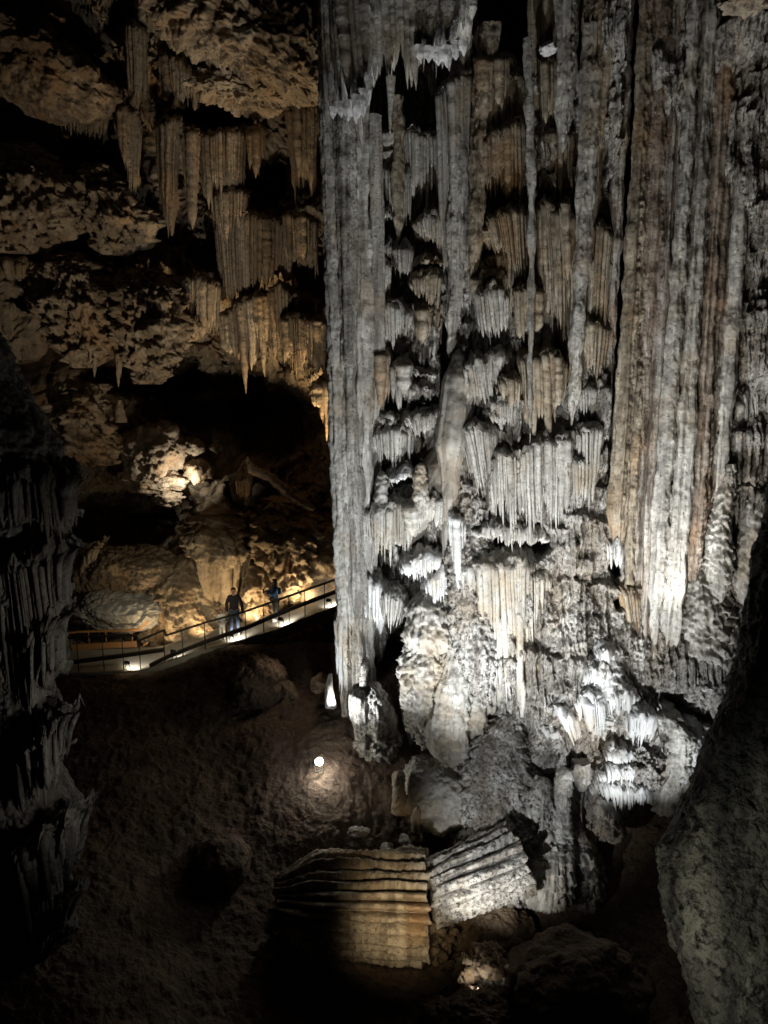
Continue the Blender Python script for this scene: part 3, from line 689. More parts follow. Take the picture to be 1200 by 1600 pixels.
# columns at the right
G = 'columns of the right-hand group'; i_ = 0
for lb, pth, m_, kw in [
    ('leftmost slender column of the right group, standing along the black cleft',
     [(1014, -60, 21.2, 12), (1004, 200, 21.0, 12), (990, 450, 20.7, 13), (974, 700, 20.5, 14), (966, 800, 20.4, 16), (966, 848, 20.5, 7)], 'tan', dict(flute=.5, fk=1.8)),
    ('rust-brown column second from the black cleft, with grey lower half',
     [(1036, -60, 20.9, 16), (1026, 200, 20.7, 17), (1014, 450, 20.4, 18), (998, 700, 20.3, 18), (990, 830, 20.3, 19), (988, 885, 20.4, 8)], 'brown2', dict(flute=.45, fk=2.0)),
    ('thin straight brown pillar hanging free at the foot of the leftmost column',
     [(1000, 620, 19.95, 5), (992, 720, 19.9, 8), (986, 850, 19.8, 8), (984, 912, 19.8, 8)], 'tan', dict(flute=.15, fk=1.5)),
    ('broad tan column with a rounded shoulder, widest of the right group',
     [(1066, -60, 21.0, 20), (1054, 200, 20.8, 22), (1040, 450, 20.5, 28), (1022, 700, 20.3, 30), (1010, 900, 20.1, 26), (1006, 1000, 20.0, 20), (1006, 1038, 20.1, 8)], 'strk', dict(flute=.55, fk=2.4)),
    ('narrow grey rib squeezed between the broad tan column and the pale one',
     [(1088, -60, 20.7, 10), (1075, 200, 20.5, 11), (1056, 480, 20.2, 12), (1038, 740, 20.0, 13), (1026, 920, 19.9, 13), (1022, 1030, 19.9, 6)], 'grey', dict(flute=.45, fk=1.6)),
    ('long pale column whose lower end glows white in the floodlight',
     [(1112, -60, 20.5, 14), (1098, 200, 20.3, 14), (1080, 480, 19.9, 15), (1064, 760, 19.7, 17), (1054, 900, 19.6, 19), (1046, 1000, 19.6, 20), (1042, 1042, 19.7, 9)], 'grey', dict(flute=.5, fk=1.7)),
    ('knobbly brown column right of the glowing pale one',
     [(1138, -60, 20.9, 16), (1122, 200, 20.8, 17), (1103, 500, 20.5, 18), (1088, 760, 20.3, 19), (1080, 880, 20.2, 15), (1076, 930, 20.3, 5)], 'brown2', dict(flute=.5, fk=2.0)),
    ('grey-tan column with beaded edges, third from the right edge',
     [(1162, -60, 20.6, 13), (1146, 200, 20.5, 14), (1125, 500, 20.2, 14), (1108, 740, 20.1, 14), (1098, 860, 20.1, 9), (1095, 890, 20.1, 3)], 'strk', dict(flute=.5, fk=1.8)),
    ('bluish grey thin column near the ringed column of the far right',
     [(1184, -60, 20.9, 12), (1166, 200, 20.7, 12), (1144, 500, 20.4, 12), (1126, 740, 20.2, 10), (1110, 890, 20.1, 5)], 'grey', dict(flute=.45, fk=1.8)),
    ('dim column at the upper right edge of the view',
     [(1206, -60, 20.7, 15), (1192, 200, 20.6, 15), (1176, 400, 20.5, 13), (1166, 520, 20.5, 7), (1164, 560, 20.6, 2)], 'tan', dict(flute=.5, fk=2)),
    ('partly cut-off brown column on the very right edge near the top',
     [(1232, -60, 20.7, 18), (1216, 200, 20.6, 18), (1204, 380, 20.6, 14), (1202, 430, 20.6, 4)], 'brown2', dict(flute=.5, fk=2)),
]:
    pth = [(x, y, Y_ + (.25 if i_ % 2 else -.15), r_ * .88) for x, y, Y_, r_ in pth]; i_ += 1
    kw = dict(dict(knob=.05, kk=5, zk=.05, lump=.06, pop=.05, popk=5, popmask=-.08, swell=.16), **kw)
    col('cave_column', lb, 'column', pth, m_, group=G, **kw)
for lb, pth, m_, kw in [
    ('thin rod running down the middle of the upper wall in front of the dome curtains', [(824, 60, 21.2, 6), (830, 280, 21, 5), (831, 400, 20.9, 6), (828, 560, 20.75, 5), (829, 650, 20.65, 3), (828, 692, 20.6, .4)], 'grey', dict(flute=.15, fk=1.4, knob=.03)),
    ('long grey rod just left of the black cleft', [(925, 40, 21.4, 13), (915, 300, 21.2, 12), (905, 480, 21, 10), (898, 600, 20.9, 7), (895, 640, 20.9, 4), (893, 665, 20.9, .4)], 'grey', dict(flute=.25, fk=1.8)),
    ('pale ribbed pilaster along the left rim of the black cleft', [(975, -60, 21.6, 13), (968, 200, 21.5, 12), (962, 350, 21.4, 8), (950, 600, 21.3, 7), (940, 830, 21.1, 8)], 'strk', dict(flute=.2, fk=1.8, pop=.07, popk=5)),
    ('dark ribbed pillar in the dim left bay below the roof hollow', [(722, 60, 22.9, 14), (720, 200, 22.7, 14), (716, 350, 22.5, 15), (710, 470, 22.4, 11), (704, 540, 22.3, 5), (702, 560, 22.3, .5)], 'grey', dict(flute=.25, fk=2)),
    ('slender dim pillar at the far side of the left bay', [(620, 150, 23.1, 9), (622, 300, 22.9, 8), (623, 350, 22.9, 5), (622, 385, 22.9, .4)], 'tan', dict(flute=.2)),
    ('ribbed brown pillar with a stepped foot under the dark roof hollow', [(762, 40, 22.4, 16), (750, 250, 22.1, 14), (743, 380, 21.9, 10), (740, 440, 21.9, 5), (740, 460, 21.9, .5)], 'tan', dict(flute=.25, fk=2)),
    ('dim grey pillar right of the small pale lodged rock', [(887, -60, 21.8, 18), (884, 100, 21.7, 17), (880, 180, 21.6, 12), (878, 225, 21.6, 5), (878, 240, 21.6, .5)], 'grey', dict(flute=.25, fk=2.2)),
    ('tall ribbed strip with a torn dark hole near the top of the wall', [(942, -60, 21.6, 20), (933, 150, 21.5, 18), (926, 300, 21.4, 12), (922, 350, 21.4, 6), (921, 370, 21.4, .5)], 'tan', dict(flute=.25, fk=2)),
]:
    kw = dict(dict(knob=.05, kk=5, lump=.07, pop=.03, popk=5, popmask=-.05, swell=.25), **kw); kw['flute'] = kw.get('flute', .2) + .15
    col('cave_pillar', lb, 'pillar', pth, m_, group='thin pillars on the great wall', **kw)

# flowstone bodies on the great wall
for nm, lb, ct, pth, m_, kw in [
    ('flowstone_dome', 'smooth pale rounded peak of flowstone running down into a long narrow ridge', 'flowstone', [(717, 545, 22.2, 1), (715, 556, 22.1, 10), (714, 585, 21.9, 20), (712, 640, 21.7, 27), (706, 690, 21.6, 27), (702, 735, 21.6, 17), (702, 800, 21.5, 11), (704, 900, 21.3, 11), (706, 960, 21.2, 12), (712, 1010, 21.1, 13)], 'smooth', dict(flute=.12, fk=1.8, knob=.03, lump=.08)),
    ('flowstone_slope', 'smooth slanting flowstone sheet running down to the left from the drop', 'flowstone', [(720, 660, 22.6, 20), (690, 730, 22.2, 34), (668, 790, 21.8, 28), (640, 850, 22.2, 12)], 'smooth', dict(flute=.04, fk=1.5, knob=.02, lump=.06)),
    ('flowstone_pillar', 'pitted chalk-white buttress streaked with black holes, centre of the lit wall', 'flowstone', [(718, 790, 21.9, 8), (722, 860, 21.4, 24), (732, 950, 21.2, 34), (742, 1030, 21.0, 34), (742, 1090, 20.9, 24), (736, 1120, 20.9, 10)], 'speck', dict(flute=.2, fk=3, pop=.10, popk=4, knob=.04, zk=.3)),
    ('flowstone_crust', 'dark cauliflower-like crust on the wall right of the smooth drop', 'flowstone', [(728, 700, 21.9, 8), (728, 750, 21.7, 18), (728, 800, 21.7, 20), (738, 850, 21.7, 28), (752, 885, 21.7, 20)], 'speck', dict(flute=.1, fk=3, pop=.13, popk=4, knob=.05)),
    ('ringed_stalagmite', 'stack of rounded white rings standing on the slanting slope in the left bay', 'stalagmite', [(657, 725, 21.3, 6), (656, 745, 21.3, 10), (658, 775, 21.2, 12), (657, 790, 21.2, 9)], 'grey', dict(rtop=True, tier=(.25, .35), flute=.08, knob=.03)),
    ('ringed_stalagmite', 'small knobbly stalagmite with stacked rings beside the tall column', 'stalagmite', [(598, 738, 21.7, 5), (597, 755, 21.6, 9), (595, 785, 21.5, 10)], 'grey', dict(rtop=True, tier=(.2, .4), flute=.1, knob=.04)),
    ('flowstone_bulge', 'puffy white flowstone mound with drooping lobes below the second puffy ledge', 'flowstone', [(672, 915, 21.7, 10), (672, 945, 21.4, 30), (672, 985, 21.2, 36), (670, 1010, 21.3, 34)], 'smooth', dict(tier=(.9, .3), flute=.12, knob=.04, pop=.08)),
    ('flowstone_bulge', 'large grey knobbly bulge hanging over the dark hollow', 'flowstone', [(665, 990, 21.5, 20), (662, 1030, 21.2, 36), (660, 1080, 21.1, 36), (664, 1125, 21.1, 28), (672, 1165, 21.1, 12)], 'grey', dict(flute=.12, fk=3, pop=.12, popk=4.5, knob=.05)),
    ('flowstone_tongue', 'smooth bluish white tongue of flowstone ending in two drooping points', 'flowstone', [(716, 1010, 21.1, 12), (708, 1060, 20.8, 22), (702, 1120, 20.5, 30), (704, 1165, 20.4, 28), (708, 1192, 20.4, 12)], 'grey', dict(flute=.34, fk=2.6, knob=.05, lump=.14, pop=.05, popk=4, swell=.2)),
    ('flowstone_tongue', 'crumpled grey fold beside the bluish white tongue', 'flowstone', [(738, 1050, 21, 12), (742, 1090, 20.8, 22), (735, 1140, 20.6, 22), (728, 1185, 20.5, 8)], 'grey', dict(flute=.2, fk=2, knob=.04, lump=.12, pop=.08)),
    ('white_stalactite', 'long pale stalactite with a thick knobbly tip reaching the rubble', 'stalactite', [(812, 930, 21.0, 3), (812, 960, 20.8, 7), (813, 1060, 20.4, 5), (816, 1095, 20.4, 7), (815, 1132, 20.4, 3)], 'grey', dict(flute=.15, knob=.03)),
    ('white_stalactite', 'short white stalactite in front of the black slot', 'stalactite', [(750, 1020, 20.6, 10), (752, 1045, 20.6, 6), (754, 1060, 20.6, 1)], 'white', dict(flute=.15, knob=.03)),
    ('ringed_column', 'column of stacked frilly rings on the far right, widening downward', 'column', [(1142, 725, 20.0, 7), (1134, 770, 19.9, 12), (1124, 820, 19.8, 15), (1122, 870, 19.8, 20), (1124, 905, 19.8, 18), (1120, 945, 19.8, 4)], 'grey', dict(tier=(.28, .35), flute=.15, fk=2.5, knob=.03)),
    ('ringed_column', 'second tiered column at the right edge, darker than the frilly one', 'column', [(1178, 780, 20.1, 16), (1172, 840, 20, 17), (1162, 900, 20, 15), (1162, 940, 20, 12)], 'grey', dict(tier=(.35, .35), flute=.15, fk=2.5, knob=.03)),
    ('flowstone_bulge', 'scaly grey flowstone bulge between the white column and the ringed one', 'flowstone', [(1092, 850, 20.6, 10), (1092, 900, 20.4, 32), (1096, 950, 20.3, 44), (1100, 1005, 20.2, 50), (1104, 1030, 20.2, 42)], 'grey', dict(tier=(.38, .22), flute=.14, fk=3, knob=.04, pop=.08, popk=4)),
    ('flowstone_bulge', 'yellowish scaly bulge at the right rim of the lit wall', 'flowstone', [(1150, 915, 20.6, 16), (1146, 950, 20.4, 24), (1146, 990, 20.3, 28), (1142, 1015, 20.3, 18)], 'tan', dict(tier=(.4, .2), flute=.14, fk=3, knob=.04, pop=.1, popk=4)),
    ('scaly_block', 'scaly grey block in the shade under the toothed edge of the bulge', 'rock', [(1082, 1045, 20, 30), (1086, 1065, 19.8, 34), (1094, 1090, 19.8, 20), (1098, 1112, 19.8, 6)], 'speck', dict(flute=.14, fk=3, knob=.05, pop=.16, popk=3.5)),
    ('stalagmite', 'stubby stalagmite with a stepped top at the right, above a pointed base', 'stalagmite', [(1117, 1038, 19.6, 7), (1116, 1065, 19.5, 11), (1114, 1085, 19.5, 14), (1120, 1125, 19.4, 5)], 'speck', dict(rtop=True, tier=(.2, .25), flute=.12, knob=.03)),
    ('stalagmite', 'squat broken stalagmite beside the stubby stepped one', 'stalagmite', [(1142, 1052, 19.6, 10), (1141, 1068, 19.5, 13), (1140, 1088, 19.5, 11), (1134, 1100, 19.5, 4)], 'speck', dict(rtop=True, tier=(.2, .25), flute=.12, knob=.03)),
    ('flowstone_stack', 'brightly lit stack of white flowstone lips crowned by a small cup', 'flowstone', [(948, 996, 20.0, 8), (950, 1012, 19.8, 14), (949, 1040, 19.6, 18), (946, 1065, 19.5, 22), (944, 1085, 19.5, 22)], 'white', dict(tier=(.24, .35), flute=.3, fk=4, knob=.05)),
    ('flowstone_fold', 'bright folded flowstone spur right of the terrace, pierced by dark hollows', 'flowstone', [(1026, 1095, 19.8, 18), (1036, 1110, 19.4, 22), (1062, 1150, 19.0, 18), (1060, 1200, 18.9, 20), (1046, 1235, 18.8, 22), (1044, 1268, 18.8, 16)], 'grey', dict(flute=.25, fk=2, knob=.05, lump=.15, pop=.08, popk=4)),
    ('flowstone_fold', 'bluish white crust reaching the edge of the dark foreground rock', 'flowstone', [(1076, 1120, 19.6, 14), (1082, 1160, 19.2, 20), (1076, 1195, 19.0, 18), (1068, 1230, 18.9, 10)], 'white', dict(flute=.2, fk=2, knob=.05, lump=.15, pop=.08, popk=5)),
    ('scaly_block', 'black-pitted crust left of the lit flowstone terrace', 'rock', [(905, 1010, 20.8, 16), (900, 1050, 20.3, 38), (892, 1095, 20, 40), (884, 1130, 19.8, 24)], 'speck', dict(flute=.15, fk=3, knob=.06, pop=.2, popk=3)),
    ('scaly_block', 'dark pitted crust right of the cup-crowned stack', 'rock', [(985, 1000, 20.4, 10), (990, 1030, 20.1, 22), (996, 1065, 20, 26), (1000, 1095, 19.9, 20)], 'speck', dict(flute=.15, fk=3, knob=.06, pop=.18, popk=3.5)),
    ('stacked_stalagmite', 'stalagmite like a pile of thick discs, standing on the layered mound', 'stalagmite', [(882, 1204, 18.4, 10), (881, 1215, 18.4, 12), (878, 1250, 18.35, 11), (874, 1275, 18.3, 15), (874, 1300, 18.3, 19), (874, 1312, 18.3, 17)], 'grey', dict(rtop=True, tier=(.2, .5), flute=.12, fk=3, knob=.03)),
    ('stacked_stalagmite', 'lower twin of the disc-pile stalagmite, leaning against its left side', 'stalagmite', [(850, 1218, 18.6, 8), (846, 1240, 18.5, 17), (842, 1275, 18.4, 22), (840, 1310, 18.4, 24)], 'speck', dict(rtop=True, tier=(.22, .5), flute=.2, fk=4, knob=.04)),
    ('layered_mound', 'layered flowstone mound like a pine cone under the disc-pile stalagmite', 'flowstone', [(862, 1300, 18.5, 26), (860, 1330, 18.0, 34), (856, 1365, 17.8, 40), (852, 1392, 17.7, 40), (850, 1410, 17.8, 22)], 'grey', dict(tier=(.27, .22), flute=.22, fk=5, knob=.04)),
    ('layered_mound', 'narrow pine-cone mound right of the layered one, half in shadow', 'flowstone', [(905, 1300, 18.6, 10), (912, 1340, 18.2, 20), (918, 1380, 18, 24), (922, 1425, 17.9, 16), (926, 1450, 17.9, 6)], 'speck', dict(tier=(.27, .22), flute=.2, fk=4, knob=.05, pop=.08)),
    ('stalactite_cluster', 'small cluster of dripping points above the disc-pile stalagmite', 'stalactite', [(908, 1190, 18.9, 12), (908, 1215, 18.8, 14), (910, 1235, 18.8, 4)], 'grey', dict(tier=(.3, .3), flute=.3, fk=3, knob=.04)),
    ('rubble_slope', 'pale rubble ramp spreading left from the layered mound down to the fallen column', 'rubble', [(800, 1110, 20.8, 20), (785, 1160, 20.2, 46), (775, 1220, 19.5, 60), (778, 1280, 18.9, 72), (790, 1340, 18.4, 66), (800, 1395, 18.1, 40)], 'speck', dict(flute=.04, fk=2, knob=.07, kk=6, pop=.13, popk=3.6, lump=.32)),
    ('rock_point', 'smooth rock spike pointing down below the rubble ramp', 'rock', [(795, 1365, 17.9, 22), (796, 1395, 17.7, 15), (798, 1415, 17.7, 7), (800, 1428, 17.7, 1)], 'smooth', dict(flute=.08, knob=.02)),
    ('rock_spur', 'dark ribbed rock spur hanging above the disc-pile stalagmite', 'rock', [(872, 1110, 20, 14), (862, 1145, 19.6, 24), (858, 1175, 19.4, 26), (862, 1200, 19.4, 14)], 'speck', dict(flute=.3, fk=3, knob=.05, pop=.1)),
    ('rock_spur', 'small pitted boulder in the shadow right of the disc-pile stalagmite', 'rock', [(940, 1262, 18.6, 10), (952, 1285, 18.5, 20), (948, 1310, 18.5, 12)], 'speck', dict(flute=.1, knob=.05, pop=.15, popk=3.5)),
]:
    col(nm, lb, ct, pth, m_, **kw)

rock('flowstone_mound', 'rough lit core of the flowstone terrace below the cup-crowned stack', 'flowstone', 945, 1120, 20.0, 62, 50, .9, 'white', lump=.25, pop=.12, popk=4)
rock('flowstone_mound', 'glaring white scaly mound above the deep shadow', 'flowstone', 975, 1205, 19.2, 52, 50, .7, 'speck', lump=.25, k=1.6, pop=.07, popk=4.5, fine=.06)
for lb, t_, b_, Y_, kw in [
    ('little white fringe directly under the small cup of the lit stack', [(928, 1022), (950, 1016), (968, 1024)], [(930, 1035), (965, 1040)], 19.35, {}),
    ('second fringe of the lit stack, wider and drooping to the left', [(915, 1050), (945, 1042), (972, 1052)], [(905, 1070), (945, 1078), (970, 1072)], 19.15, {}),
    ('left wing of the terrace fringe sweeping down in long white streaks', [(862, 1110), (885, 1108), (905, 1116)], [(885, 1150), (908, 1185), (918, 1165)], 19.1, dict(sp=6)),
    ('middle of the terrace fringe, brightest, above the dark gap', [(900, 1098), (925, 1090), (950, 1098)], [(908, 1150), (930, 1168), (950, 1142)], 18.95, dict(sp=6)),
    ('right part of the terrace fringe, hanging under rough rock', [(944, 1085), (985, 1080), (1005, 1088)], [(950, 1122), (985, 1125), (1002, 1120)], 18.9, {}),
    ('bright toothed fringe beside the dark hollow of the terrace', [(972, 1118), (1010, 1108), (1030, 1112)], [(975, 1148), (1000, 1172), (1018, 1150)], 18.75, dict(sp=6)),
    ('upper scale row of the glaring white mound', [(935, 1180), (965, 1172), (1000, 1182)], [(935, 1200), (1000, 1206)], 18.6, {}),
    ('middle scale row of the glaring white mound', [(925, 1205), (970, 1200), (1015, 1208)], [(925, 1225), (1015, 1232)], 18.45, {}),
    ('fringe of blunt teeth along the lower rim of the glaring white mound', [(922, 1228), (970, 1228), (1024, 1228)], [(930, 1250), (972, 1266), (1022, 1256)], 18.35, {}),
    ('brown fringe in half shade left of the terrace, above the disc-pile stalagmite', [(838, 1130), (870, 1140), (888, 1160)], [(842, 1190), (865, 1198), (885, 1185)], 19.2, dict(sp=6)),
]:
    curtain(lb, t_, b_, Y_, 'white', **dict(dict(sp=5, back=.8, jag=.5, fuse=.8, group='fringes of the lit terrace', cap=.5), **kw))
curtain('tiny fringe of white points at the foot of the bluish white crust', [(1045, 1225), (1085, 1195)], [(1050, 1240), (1084, 1218)], 18.6, 'white', sp=5, back=.5)

for lb, t_, b_, Y_ in [
    ('uppermost drip row of the layered mound, just under the disc-pile stalagmite', [(838, 1306), (865, 1300), (892, 1308)], [(840, 1320), (890, 1322)], 17.95),
    ('second drip row of the layered mound', [(832, 1328), (862, 1322), (894, 1330)], [(834, 1342), (892, 1344)], 17.75),
    ('third drip row of the layered mound', [(826, 1348), (862, 1342), (896, 1350)], [(830, 1363), (894, 1365)], 17.6),
    ('lowest wide drip row of the layered mound', [(820, 1370), (858, 1364), (896, 1374)], [(824, 1392), (892, 1394)], 17.5),
    ('drip row on the left flank of the layered mound', [(812, 1270), (840, 1264)], [(815, 1284), (840, 1282)], 18.2),
    ('upper drip row on the lower twin of the disc-pile stalagmite', [(826, 1244), (862, 1240)], [(828, 1256), (862, 1254)], 18.3),
    ('drip row on the narrow pine-cone mound, half in shadow', [(896, 1340), (936, 1346)], [(898, 1356), (934, 1364)], 17.75),
    ('jagged drip row on the dark spur above the small pitted boulder', [(925, 1262), (972, 1270)], [(928, 1278), (968, 1288)], 18.2),
]:
    curtain(lb, t_, b_, Y_, 'grey', sp=5, back=.6, jag=.5, fuse=.8, cap=.7, group='drip rows of the layered mound')
# foot of the tall column
mb = MB(); blob(mb, 588, 1162, 21.3, 36, 30, .55, lump=.2, k=1.4, pop=.08, popk=4)
tag(mb.build('footing_rock', 'speck'), 'rounded rough base under the lit stalagmite cluster beside the tall column', 'rock')
G = 'stalagmites at the foot of the tall column'
for lb, pth, m_, kw in [
    ('slim ringed stalagmite standing on top of the lit cluster', [(569, 1034, 21.3, 4), (569, 1042, 21.3, 6), (568, 1062, 21.3, 6), (567, 1082, 21.3, 8)], 'speck', dict(tier=(.15, .25), flute=.05)),
    ('left white block of the lit cluster with a dripping front', [(563, 1070, 21.4, 8), (563, 1085, 21.2, 14), (563, 1120, 21.1, 14), (566, 1150, 21.2, 10)], 'speck', dict(flute=.35, fk=3, knob=.04)),
    ('right white block of the lit cluster, tallest and knobbly', [(583, 1068, 21.3, 8), (586, 1085, 21.2, 14), (588, 1125, 21.1, 17), (590, 1150, 21.1, 15)], 'speck', dict(tier=(.45, .25), flute=.25, fk=3, knob=.05, pop=.06)),
    ('dim grey lobe at the right side of the lit cluster', [(606, 1102, 21.4, 6), (610, 1120, 21.3, 10), (608, 1150, 21.2, 9)], 'grey', dict(tier=(.3, .25), flute=.2, fk=3, knob=.05)),
    ('small white stump in front of the lit cluster', [(571, 1150, 20.9, 5), (571, 1158, 20.85, 7), (570, 1170, 20.85, 7)], 'speck', dict(flute=.1)),
]:
    col('stalagmite', lb, 'stalagmite', pth, m_, group=G, rtop=True, **kw)
col('stalagmite', 'white glowing stalagmite beside the foot of the tall column, lit from below', 'stalagmite', [(516, 1053, 22.6, 3), (514, 1070, 22.5, 6), (515, 1090, 22.5, 8), (517, 1104, 22.5, 9)], 'white', flute=.1)
col('stalagmite', 'ribbed stump with a ringed top standing alone on the dark slope', 'stalagmite', [(623, 1207, 19.6, 8), (623, 1213, 19.6, 10), (623, 1235, 19.55, 9), (624, 1268, 19.5, 12)], 'tan', tier=(.16, .3), flute=.12, rtop=True)
col('stalagmite', 'small pale stump below and right of the lone ringed one', 'stalagmite', [(651, 1262, 19.1, 4), (650, 1275, 19.1, 7), (652, 1298, 19.1, 8)], 'tan', flute=.15, knob=.04, rtop=True)
rock('boulder', 'large smooth rounded boulder below the bluish white tongue', 'boulder', 696, 1236, 20.2, 72, 52, 1.2, 'smooth', lump=.24, k=1.3, fine=.05, sq=2.6)
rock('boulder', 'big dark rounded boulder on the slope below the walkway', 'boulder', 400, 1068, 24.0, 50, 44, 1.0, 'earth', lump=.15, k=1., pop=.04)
rock('boulder', 'pale leaning slab at the right side of the big dark boulder', 'boulder', 452, 1085, 23.8, 16, 26, .4, 'brown', lump=.25, ang=.5)
rock('boulder', 'small rock behind the glowing stalagmite', 'boulder', 500, 1068, 23.2, 14, 14, .4, 'brown', lump=.25)
rock('boulder', 'dim rounded boulder far down on the dark slope', 'boulder', 345, 1350, 18.0, 48, 42, .8, 'earth', lump=.15)
rock('boulder', 'brown smooth boulder under the overhanging end of the fallen column', 'boulder', 775, 1465, 17.6, 62, 62, .9, 'brown', lump=.18, pop=.04)
rock('boulder', 'reddish lump between the two pieces of the fallen column', 'boulder', 690, 1470, 17.9, 36, 36, .6, 'brown', lump=.25, pop=.06)
rock('boulder', 'lit yellowish rock at the mouth of the small hollow near the bottom', 'boulder', 733, 1522, 15.9, 22, 34, .3, 'tan', lump=.25, pop=.05, popk=5)
rock('boulder', 'dark knobbly rock roofing the small lit hollow', 'boulder', 765, 1504, 15.95, 34, 24, .4, 'brown', lump=.3, pop=.05)
rock('boulder', 'flat pale rock on the floor of the small lit hollow', 'boulder', 762, 1540, 15.7, 26, 9, .3, 'white', lump=.35, pop=.06, popk=5)
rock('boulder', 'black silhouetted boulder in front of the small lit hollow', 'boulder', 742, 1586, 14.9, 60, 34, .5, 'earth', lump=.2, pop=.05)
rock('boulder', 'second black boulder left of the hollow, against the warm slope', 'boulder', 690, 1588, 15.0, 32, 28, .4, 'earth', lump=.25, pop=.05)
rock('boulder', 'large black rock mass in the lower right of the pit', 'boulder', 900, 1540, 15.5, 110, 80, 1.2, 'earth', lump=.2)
col('stalactite', 'small lit stalactite hanging right of the little hollow', 'stalactite', [(791, 1508, 15.7, 4), (788, 1520, 15.7, 7), (787, 1535, 15.7, 5), (785, 1558, 15.7, .5)], 'white', flute=.2, knob=.02)
mb = MB()
for i in range(70):
    t = R.random(); blob(mb, 645 + 60 * t + R.uniform(-8, 8), 1440 + 75 * R.random(), 17.3 - .6 * R.random(), R.uniform(3, 9), R.uniform(3, 8), R.uniform(.05, .14), lump=.3)
o = mb.build('rubble_heap', 'brown'); tag(o, 'heap of small reddish stones below the striped end of the fallen column', 'rubble'); o['kind'] = 'stuff'

# ------------------------------------------------------------------ fallen, broken column (two ribbed drums)


def drum(label, a, b, r0, r1, mat, n=11, seed=1, amp=.12, tap_=.0):
    A_, B_ = np.array(P(*a)), np.array(P(*b)); kp = float(ppm(*a)); r0 /= kp; r1 /= kp
    d = B_ - A_; L_ = np.linalg.norm(d); d /= L_
    e2 = np.array([0, -.55, .83]); e2 -= d * (e2 @ d); e2 /= np.linalg.norm(e2); e1 = np.cross(d, e2)
    K, S = int(L_ * kp / 1.8), 420
    t = np.linspace(0, 1, K)[:, None]; th = np.linspace(0, 2 * np.pi, S, endpoint=False)[None]
    c, s_ = np.cos(th), np.sin(th)
    ph = th * n / (2 * np.pi) + .35 * pn(c * 1.2 + seed, s_ * 1.2, t * 1.)
    rib = np.abs(np.sin(ph * np.pi)) ** .55
    q = pn(c * 2 + seed, s_ * 2, t * .6)
    r = (r0 + (r1 - r0) * t) * (1 - amp + amp * rib * (1 + .35 * q) + .05 * pn(c * 9, s_ * 9, t * 2.5 + seed) + .05 * fbm(c * 3 + seed, s_ * 3, t * 4, 4) - tap_ * sst((t - .7) / .3))
    e = .12 * fbm(c * 2.5 + seed, s_ * 2.5, 0 * t, 4) * (1 - t) - .10 * fbm(c * 2.5, s_ * 2.5 + seed, 0 * t, 4) * t
    g = A_ + d * (t * L_ + e * 2)[..., None] + r[..., None] * (c[..., None] * e1 + s_[..., None] * e2)
    g = g + .03 * billow(g[..., :1] * 6, g[..., 1:2] * 6, g[..., 2:] * 6, 3) * (c[..., None] * e1 + s_[..., None] * e2)
    ex = empty('fallen_column', tuple(float(v) for v in g.reshape(-1, 3).mean(0)), label, 'fallen column', 'drums of the fallen column')
    mb = MB(); mb.grid(g, wrap=True); mb.build('ribbed_shaft', mat, ex)
    for k, nm in ((0, 'broken_end'), (-1, 'broken_end')):
        row = g[k]; cc = row.mean(0); f = np.linspace(1, .01, 26)[:, None, None]
        gg = cc + (row - cc)[None] * f
        gg = gg + (d * (-1 if k == 0 else 1)) * (.10 * fbm(gg[..., :1] * 3, gg[..., 1:2] * 3, gg[..., 2:] * 3, 4) * (1 - f) * 1.5)
        mb = MB(); mb.grid(gg, wrap=True); mb.build(nm, mat, ex)
    return ex


drum('brightly lit ribbed drum of the fallen column, tilted up to the right with a broken face', (672, 1396, 17.0), (812, 1338, 17.5), 50, 56, 'speck', 18, 1, .27)
drum('striped drum of the fallen column lying level, warm light on its right end', (662, 1416, 16.9), (432, 1404, 16.9), 80, 74, 'tan', 27, 5, .34, .45)
for i, (x, y, rx, rz) in enumerate([(605, 1325, 9, 6), (560, 1300, 16, 5), (640, 1330, 12, 8), (600, 1352, 7, 8), (632, 1312, 8, 5)]):
    rock('loose_rock', ['small pale stone on top of the level drum, left of the break', 'flat dark stone on the slope above the level drum', 'pale stone lodged between the two drums',
                        'dark pointed stone standing on the level drum', 'little tan stone just above the break of the fallen column'][i], 'stone', x, y, 18.2, rx, rz, .2, 'speck', lump=.35, group='stones around the fallen column')

